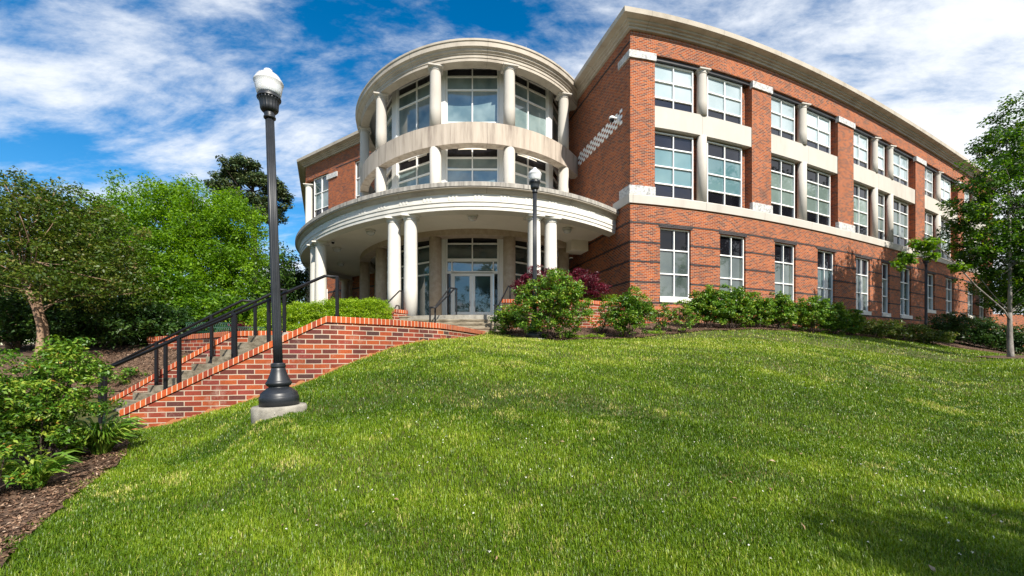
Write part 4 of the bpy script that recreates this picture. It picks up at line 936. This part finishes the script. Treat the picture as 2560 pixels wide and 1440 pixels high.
# a wood beyond the lawns at left
wb = []
for i in range(26):
    px = -420 + i * 46; rho = random.uniform(40, 62); wb.append(pb(px, random.uniform(770, 800), rho, random.uniform(45, 60), random.uniform(80, 110)))
wood = leaves('woodland', blob_points(wb, 1300), 30, 1.3, .5, 'leaf_dark', None, tint0=.65); tag(wood, kind='stuff'); wood['label'] = 'dense green wood far behind the left trees'
near = [(10.8, -9.0, 8.4, 2.8, 2.1, 2.2), (8.3, -10.4, 7.9, 2.0, 1.7, 1.8), (13.8, -8.1, 8.2, 2.8, 2.2, 2.4), (-2.3, -6.0, 8.0, 1.8, 1.9, 1.8), (22.8, 13.6, 10.3, 3, 3, 3.2), (27.5, 18.0, 10.8, 3.4, 3.4, 3.4), (33, 22, 10.5, 4, 4, 3.5)]
tl = [(-9, -24, 6, 6, 5, 6), (3, -28, 6, 7, 5, 6.5), (17, -26, 6, 7, 5, 6), (32, -26, 6, 8, 5, 7), (-24, -22, 6, 8, 5, 7), (48, -18, 6, 8, 6, 7)]
o_ = leaves('woodland', np.concatenate([blob_points(near, 2600), blob_points(tl, 1300)]), 34, .7, .26, 'leaf_dark', None, tint0=.6); tag(o_, kind='stuff'); o_['label'] = 'trees behind the viewpoint that shade the near lawn'
# hedge
hp = []
for px in np.arange(640, 972, 5):
    r = np.interp(px, [640, 760, 900, 972], [12.6, 13.0, 14.0, 15.0]); top = zpy(np.interp(px, [640, 665, 760, 830, 900, 955, 972], [790, 770, 757, 750, 745, 747, 765]), r); p = gpx(px, r)
    for _ in range(34):
        hp.append((p.x + random.uniform(-.1, .1), p.y + random.uniform(-.35, .5), p.z + (top - p.z) * random.uniform(.02, .97) ** .75))
hed = thing('clipped_hedge', 'long clipped yellow green hedge in front of the white columns', 'hedge', tuple(gpx(800, 13.4)))
leaves('foliage', hp, 30, .10, .045, 'leaf_hedge', hed, flat=.8, tint0=.58, tvar=.2, cvar=.08); m = MB()
for px in range(660, 970, 14):
    r = np.interp(px, [640, 760, 900, 972], [12.7, 13.1, 14.1, 15.1]); p = gpx(px, r); limb(m, p, p + Vector((random.uniform(-.2, .2), 0, .6)), .02, .008, .1, 5, 5)
m.build('stem', 'bark_dark', hed)
# shrubs along the wing
GS = 'green nandina shrubs in the mulch bed'
SH = [(1380, 12.35, 2.05, 1.72, 190, 'largest feathery green shrub, in front of the lamp post beside the entrance', 1),
      (1277, 13.6, .95, .85, 60, 'small green shrub at the right end of the entry steps', 1),
      (1572, 13.3, 1.25, 1.35, 100, 'rounded green shrub in front of the building corner', 1),
      (1655, 14.6, .75, .85, 30, 'thin sparse shrub under the first ground floor window', 0),
      (1708, 14.4, .75, .95, 36, 'sparse upright shrub right of the first ground floor window', 0),
      (1505, 14.2, .9, .95, 30, 'bare twiggy shrub before the low planter wall', 0),
      (1768, 15.6, 1.35, 1.30, 110, 'full green shrub left of the second ground floor window', 1),
      (1826, 16.0, 1.45, 1.42, 120, 'tall full shrub under the second ground floor window', 1),
      (1893, 16.4, 1.05, 1.15, 80, 'green shrub between the second and third ground floor windows', 1),
      (1945, 16.8, 1.15, 1.25, 90, 'green shrub under the third ground floor window', 1),
      (2022, 17.4, 1.65, 1.25, 110, 'wide green shrub left of the fourth ground floor window', 1),
      (2085, 18.0, 1.1, 1.15, 80, 'green shrub right under the fourth ground floor window', 1),
      (2128, 18.6, .9, 1.0, 60, 'end shrub of the row left of the fifth ground floor window', 1)]
for px, rho, w, h, n, lab, full in SH:
    bush('nandina_shrub', lab, px, rho, w * 1.1, h * 1.14, int(n * 2), 40 if full else 22, .08 if rho < 15 else .095, 'leaf_nandina', GS, spread=.16 if full else .12, tint0=.52, stems=12, tvar=.2, cvar=.16)
for px, rho, w, h, lab in ((1345, 15.8, 1.9, 1.75, 'dark red Japanese maple touching the white portico column'), (1442, 16.2, 2.3, 1.7, 'dark red Japanese maple against the shaded brick wall')):
    p = gpx(px, rho); p.z = 1.5; hz = h
    bush('red_maple', lab, px, rho, w, h, 200, 50, .085, 'leaf_red', 'dark red Japanese maples', spread=.2, base=p, cat='tree', flat=.35, aspect=3, droop=.6,
         lobes=[(p.x, p.y, p.z + hz * .72, w * .42, w * .38, hz * .26), (p.x - w * .22, p.y, p.z + hz * .5, w * .34, w * .3, hz * .3), (p.x + w * .25, p.y, p.z + hz * .5, w * .32, w * .3, hz * .28)])
hp = []
for px in np.arange(1455, 1590, 4):
    r = 16.4; p = xy_at(px, r); 
    for _ in range(6): hp.append((p.x, p.y + random.uniform(-.3, .3), random.uniform(1.75, 2.22)))
h2 = thing('low_hedge', 'low green hedge on top of the brick planter under the red maple', 'hedge', (xy_at(1520, 16.4).x, 16.4, 1.8))
leaves('foliage', hp, 26, .15, .06, 'leaf_hedge', h2, tint0=.2); m = MB(); limb(m, (*xy_at(1520, 16.4), 1.3), (*xy_at(1520, 16.4), 1.9), .02, .01); m.build('stem', 'bark_dark', h2)
m = MB(); q = [xy_at(p, r) for p, r in ((1260, 15.8), (1380, 15.4), (1470, 15.5), (1560, 16.3), (1600, 17.2), (1560, 18), (1300, 18))]; m.quad([(v.x, v.y, 1.74) for v in q]); tag(m.build('planter_soil', 'mulch'), kind='structure')
# evergreen ground shrubs and dark hedge at right
for px, rho, w, h, lab in ((2185, 19.6, 2.0, .85, 'low brownish juniper at the right bed below the narrow windows'), (2260, 20.4, 2.3, .85, 'low juniper in the middle of the right bed'), (2330, 21.0, 1.8, .7, 'low juniper at the outer end of the right bed')):
    bush('low_juniper', lab, px, rho, w, h, 110, 34, .10, 'leaf_crape', 'low junipers at the right bed', spread=.24, tint0=.42, flat=.45)
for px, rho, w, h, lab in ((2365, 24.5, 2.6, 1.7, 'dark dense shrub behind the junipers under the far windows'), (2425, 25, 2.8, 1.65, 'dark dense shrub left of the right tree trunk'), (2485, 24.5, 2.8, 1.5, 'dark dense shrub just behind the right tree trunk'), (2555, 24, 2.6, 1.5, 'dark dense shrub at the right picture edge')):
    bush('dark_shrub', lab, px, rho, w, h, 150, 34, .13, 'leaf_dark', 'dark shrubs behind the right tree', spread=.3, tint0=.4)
# right tree
rt = [pb(2540, 420, 14, 95, 110), pb(2470, 470, 13.8, 75, 95), pb(2560, 300, 14.2, 75, 70), pb(2620, 450, 14, 110, 170), pb(2430, 520, 14, 60, 60), pb(2500, 600, 14.4, 95, 80), pb(2580, 640, 13.6, 85, 80), pb(2430, 600, 14.2, 60, 60), pb(2470, 690, 14.4, 55, 40), pb(2640, 620, 13.6, 100, 100), pb(2550, 240, 14.2, 22, 16), pb(2480, 360, 14, 55, 35), pb(2500, 720, 14.6, 70, 45), pb(2440, 640, 14.6, 55, 50), pb(2560, 740, 14.2, 80, 45), pb(2405, 560, 14.2, 40, 35), pb(2600, 560, 14.6, 90, 90)]
tr = tree('maple_tree', 'young maple with pale spotted trunk standing on the lawn at the right edge', px_at(2527, 886, 13.6), rt, 1250, 42, .24, .095, 'leaf_right', 'bark_grey', 1, .078, 44, fork=.22, tvar=.2, cvar=.2)
tree('broadleaf_tree', 'dark leafy tree beyond the dark shrubs at the far right edge', gpx(2620, 31), [pb(2600, 700, 31, 95, 85), pb(2530, 720, 32, 60, 60), pb(2660, 640, 31, 90, 90), pb(2500, 752, 33, 34, 26), pb(2570, 765, 33, 60, 26)], 330, 34, .7, .22, 'leaf_dark', 'bark_dark', 1, .2, 14, fork=.3, tint0=.5)
# its long low branch
m = MB(); b0 = px_at(2524, 800, 13.6); g = []
way = [px_at(2510, 775, 13.6), px_at(2440, 715, 13.5), px_at(2390, 660, 13.4), px_at(2340, 640, 13.3), px_at(2280, 645, 13.2), px_at(2250, 665, 13.2)]
m.tube([b0] + way, [.026, .023, .020, .017, .013, .010, .006], 7); m.build('branch', 'bark_grey', tr)
m = MB(); m.tube([way[2], px_at(2340, 610, 13.4), px_at(2310, 600, 13.4)], [.016, .01, .005], 6); m.build('branch', 'bark_grey', tr)
leaves('low_branch_leaves', blob_points([pb(2265, 650, 13.2, 22, 16), pb(2310, 615, 13.3, 30, 20), pb(2335, 640, 13.3, 16, 10), pb(2400, 665, 13.4, 18, 12), pb(2250, 665, 13.2, 12, 8)], 70), 34, .15, .1, 'leaf_right', tr, tint0=.8, tvar=.15, cvar=.1)
rows = [[[px_at(2527, 886, 13.6).x + r * math.cos(a), 13.6 + r * math.sin(a)] for r in np.linspace(.02, .75, 8)] for a in np.linspace(0, 2 * math.pi, 28)]
tag(patch('mulch_ring', rows, 'mulch', .03), kind='structure')
# far brick wall right
m = MB(); a, b = xy_at(2470, 44), xy_at(2760, 46); m.sweep([a, b], [(0, 0), (0, 4.1), (-.4, 4.1), (-.4, 0)]); ob = m.build('far_brick_wall', 'facade_brick'); tag(ob, 'sunlit plain brick wall far behind the right tree trunk', 'wall')
# left foreground bush
fb = gpx(95, 5.7)
bush('nandina_shrub', 'large foreground bush with orange tipped leaves at the left picture edge', 95, 5.7, 2.0, 1.3, 400, 56, .056, 'leaf_nandina', None, spread=.14, tint0=.54, stems=30, tvar=.2, cvar=.16,
     lobes=[(fb.x - .1, fb.y, fb.z + 1.0, .6, .5, .62), (fb.x + .27, fb.y + .2, fb.z + 1.05, .42, .4, .52), (fb.x - .6, fb.y - .1, fb.z + .85, .5, .45, .6), (fb.x + .15, fb.y + .3, fb.z + 1.5, .4, .3, .28), (fb.x - .5, fb.y - .4, fb.z + .5, .4, .32, .36), (fb.x - .05, fb.y, fb.z + .5, .5, .35, .38)])
fb = gpx(-75, 4.6)
bush('nandina_shrub', 'near leafy bush cut by the lower left picture edge', -75, 4.6, 1.1, .9, 60, 40, .055, 'leaf_nandina', None, spread=.14, tint0=.6, stems=14)
def lily(px, rho, n, L, label):
    p = gpx(px, rho); o = thing('strappy_lily', label, 'plant', tuple(p), 'clumps of strap leaved lilies'); V = []; Fc = []; T = []
    for i in range(n):
        a = random.uniform(0, 2 * math.pi); l = L * random.uniform(.6, 1.2); h = l * random.uniform(.55, .95); w = random.uniform(.010, .016); tw = random.choice((-1, 1)) * random.uniform(.5, 1.1); r0 = random.uniform(0, .09)
        d = Vector((math.cos(a), math.sin(a), 0)); sd = Vector((-d.y, d.x, 0)); b = len(V); t = random.random()
        for k in range(6):
            q = k / 5; pos = p + d * (r0 + l * .75 * q ** 1.4) + Vector((0, 0, h * math.sin(min(q * 2.1, 2.35)) * .9)); ww = w * (1 - q ** 3) + .001
            V += [pos - sd * ww - Vector((0, 0, ww * tw)), pos + sd * ww + Vector((0, 0, ww * tw))]; T += [t, t]
        for k in range(5): Fc.append([b + 2 * k, b + 2 * k + 1, b + 2 * k + 3, b + 2 * k + 2])
    big_mesh('foliage', np.array(V), np.array(Fc), 'leaf_lily', np.array(T), o)
lily(252, 6.35, 300, .6, 'large clump of strap leaves at the foot of the brick wall'); lily(85, 5.0, 110, .45, 'small clump of strap leaves on the mulch at lower left'); lily(180, 6.3, 120, .5, 'strap leaf clump in the shade of the foreground bush')

for px, rho, lab in ((480, 11.4, 'small green weeds on the mulch bank beside the stairs, upper patch'), (330, 11.0, 'small green weeds on the mulch bank beside the stairs, lower patch'), (285, 10.7, 'leafy weeds at the foot of the mulch bank by the far brick cheek')):
    p = gpx(px, rho); o = thing('weed_tuft', lab, 'plant', tuple(p), 'weeds on the mulch bank'); leaves('foliage', [(p.x + random.uniform(-.35, .35), p.y + random.uniform(-.2, .2), p.z + random.uniform(.05, .25)) for _ in range(14)], 26, .13, .07, 'leaf_nandina', o, aspect=2.5, tint0=.45)
# small tufts in the bed
for px, rho, lab in ((1240, 14.0, 'bright grass tuft right of the entry steps'), (1440, 13.0, 'pale green tuft right of the largest shrub'), (1490, 13.0, 'bright low tuft before the planter wall'), (1640, 14.0, 'little green tuft right of the rounded corner shrub')):
    p = gpx(px, rho); o = thing('grass_tuft', lab, 'plant', tuple(p), 'low tufts in the mulch bed'); leaves('foliage', [(p.x + random.uniform(-.25, .25), p.y + random.uniform(-.1, .1), p.z + .06) for _ in range(9)], 40, .12, .08, 'leaf_hedge', o, aspect=5, tint0=.4, up=0)

# ------------------------------------------------------------------ lawn
def lawn():
    rng = np.random.default_rng(5); wallp = np.array(WALL); bedp = np.array(BED)
    px = []; rho = []
    for r0, r1, n in ((2.2, 4.0, 190000), (4.0, 6.0, 190000), (6, 9, 190000), (9, 13, 150000), (13, 24, 130000)):
        k = rng.random(n); px.append(rng.uniform(-160, 2720, n)); rho.append(np.sqrt(r0 ** 2 + k * (r1 ** 2 - r0 ** 2)))
    px = np.concatenate(px); rho = np.concatenate(rho); x = (px - CX) / F * rho; y = rho
    ok = np.ones(len(px), bool)
    wr = np.interp(px, wallp[:, 0], wallp[:, 1], left=8.0, right=99); ok &= rho < wr - .03
    br = np.interp(px, bedp[:, 0], bedp[:, 1], left=99, right=23) + wig(px / 40); ok &= ~((px > 1222) & (rho > br + rng.normal(0, .08, len(px))))
    ok &= x > lbed_x(y) + wig(y * 2) * .7 + rng.normal(0, .05, len(px))
    lp = lamp.location; ok &= np.hypot(x - lp.x, y - lp.y) > .36
    tp = px_at(2527, 886, 13.6); ok &= np.hypot(x - tp.x, y - tp.y) > .7 + rng.normal(0, .05, len(px))
    x, y, rho = x[ok], y[ok], rho[ok]; n = len(x); z = terrain(x, y)
    lat = rng.random((128, 128))
    def vn(u, v):
        iu, iv = np.floor(u).astype(int), np.floor(v).astype(int); fu, fv = u - iu, v - iv; fu = fu * fu * (3 - 2 * fu); fv = fv * fv * (3 - 2 * fv); g = lambda a, b: lat[a % 128, b % 128]
        return (g(iu, iv) * (1 - fu) + g(iu + 1, iv) * fu) * (1 - fv) + (g(iu, iv + 1) * (1 - fu) + g(iu + 1, iv + 1) * fu) * fv
    big = vn(x * .55 + 9, y * .8); med = vn(x * 1.7 + 31, y * 2.6 + 5); sm = vn(x * 5.5, y * 7 + 3); tin = vn(x * 13, y * 15)
    patchy = .38 * big + .32 * med + .2 * sm + .1 * tin
    stripe = np.sin((x * .35 + y) * 2 * np.pi / 1.15)
    pxx = CX + F * x / y
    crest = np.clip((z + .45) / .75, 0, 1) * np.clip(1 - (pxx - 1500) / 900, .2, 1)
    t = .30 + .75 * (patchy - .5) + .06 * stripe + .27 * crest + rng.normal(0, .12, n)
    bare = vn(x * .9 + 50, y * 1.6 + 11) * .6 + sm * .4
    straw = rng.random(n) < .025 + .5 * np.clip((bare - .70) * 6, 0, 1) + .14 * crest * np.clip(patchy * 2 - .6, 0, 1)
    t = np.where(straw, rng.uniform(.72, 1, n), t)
    h = rng.uniform(.024, .060, n) * (.7 + .75 * (.5 * sm + .5 * med)) * (1 + .01 * (rho - 3)) * np.where(bare > .7, .85, 1); w = .0021 * (1 + .24 * (rho - 2.5)) * rng.uniform(.7, 1.3, n)
    a = rng.uniform(0, 2 * np.pi, n); d = np.stack([np.cos(a), np.sin(a), np.zeros(n)], 1); sd = np.stack([-d[:, 1], d[:, 0], np.zeros(n)], 1)
    lean = rng.uniform(.1, 1.0, n)[:, None]
    b = np.stack([x, y, z - .005], 1); up = np.array([0, 0, 1.])
    v = np.empty((n, 5, 3)); hh = h[:, None]; ww = w[:, None]
    v[:, 0] = b - sd * ww; v[:, 1] = b + sd * ww
    mid = b + up * hh * .62 + d * hh * lean * .28
    v[:, 2] = mid + sd * ww * .8; v[:, 3] = mid - sd * ww * .8; v[:, 4] = b + up * hh * (1 - .25 * lean) + d * hh * lean * .8
    base = np.arange(n)[:, None] * 5
    tri = np.concatenate([base + [0, 1, 2], base + [0, 2, 3], base + [3, 2, 4]], 0)
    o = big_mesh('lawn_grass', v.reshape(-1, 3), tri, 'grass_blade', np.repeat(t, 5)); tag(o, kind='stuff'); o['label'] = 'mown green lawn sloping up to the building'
    # clover flowers
    n = 420; px = np.concatenate([rng.normal(1150, 420, 190), rng.normal(2000, 250, 60), rng.normal(2350, 150, 90), rng.normal(1950, 200, 80)]); rho = np.concatenate([rng.uniform(3.2, 6.2, 190), rng.uniform(7, 9.5, 60), rng.uniform(3.2, 5.5, 90), rng.uniform(3, 9, 80)])
    x = (px - CX) / F * rho; y = rho; z = terrain(x, y) + .075
    ok = (rho < 9) & (x > lbed_x(y) + .3) & (px > 500)
    C_ = np.stack([x, y, z], 1)[ok]
    o = leaves('clover_flowers', C_[::3], 10, .009, .010, 'petal_white', None, flat=.8, aspect=1.6, tint0=.5); tag(o, kind='stuff'); o['label'] = 'white clover flowers scattered in the lawn'
lawn()
def chips():
    rng = np.random.default_rng(9); n = 16000; bedp = np.array(BED)
    px = rng.uniform(1225, 2600, n); f_ = np.interp(px, bedp[:, 0], bedp[:, 1]); rho = f_ + rng.random(n) ** 1.5 * 3.0 - .1
    x1 = (px - CX) / F * rho; y1 = rho
    y2 = rng.uniform(2.2, 8, 14000); x2 = lbed_x(y2) + .05 - rng.random(14000) ** 1.3 * 3.0
    px3 = rng.uniform(150, 560, 6000); r3 = np.interp(px3, [150, 300, 580], [9.6, 10.6, 11.1]) + rng.random(6000) * 2; x3 = (px3 - CX) / F * r3
    x = np.concatenate([x1, x2, x3]); y = np.concatenate([y1, y2, r3]); z = terrain(x, y) + .035
    o = leaves('mulch_chips', np.stack([x, y, z], 1), 1, .01, .055, 'chip', None, aspect=3.5, up=1.5, tint0=.45, tvar=.25); tag(o, kind='stuff'); o['label'] = 'loose bark chips covering the planting beds'
chips()
rng_ = np.random.default_rng(21); lx = rng_.uniform(-2.5, 4.5, 34); ly = rng_.uniform(2.9, 6.5, 34); ok_ = lx > lbed_x(ly) + .3
o = leaves('fallen_leaves', np.stack([lx, ly, terrain(lx, ly) + .05], 1)[ok_], 1, .01, .06, 'chip', None, aspect=2.2, up=1.0, tint0=.8, tvar=.1); tag(o, kind='stuff'); o['label'] = 'a few dry brown leaves lying on the lawn'
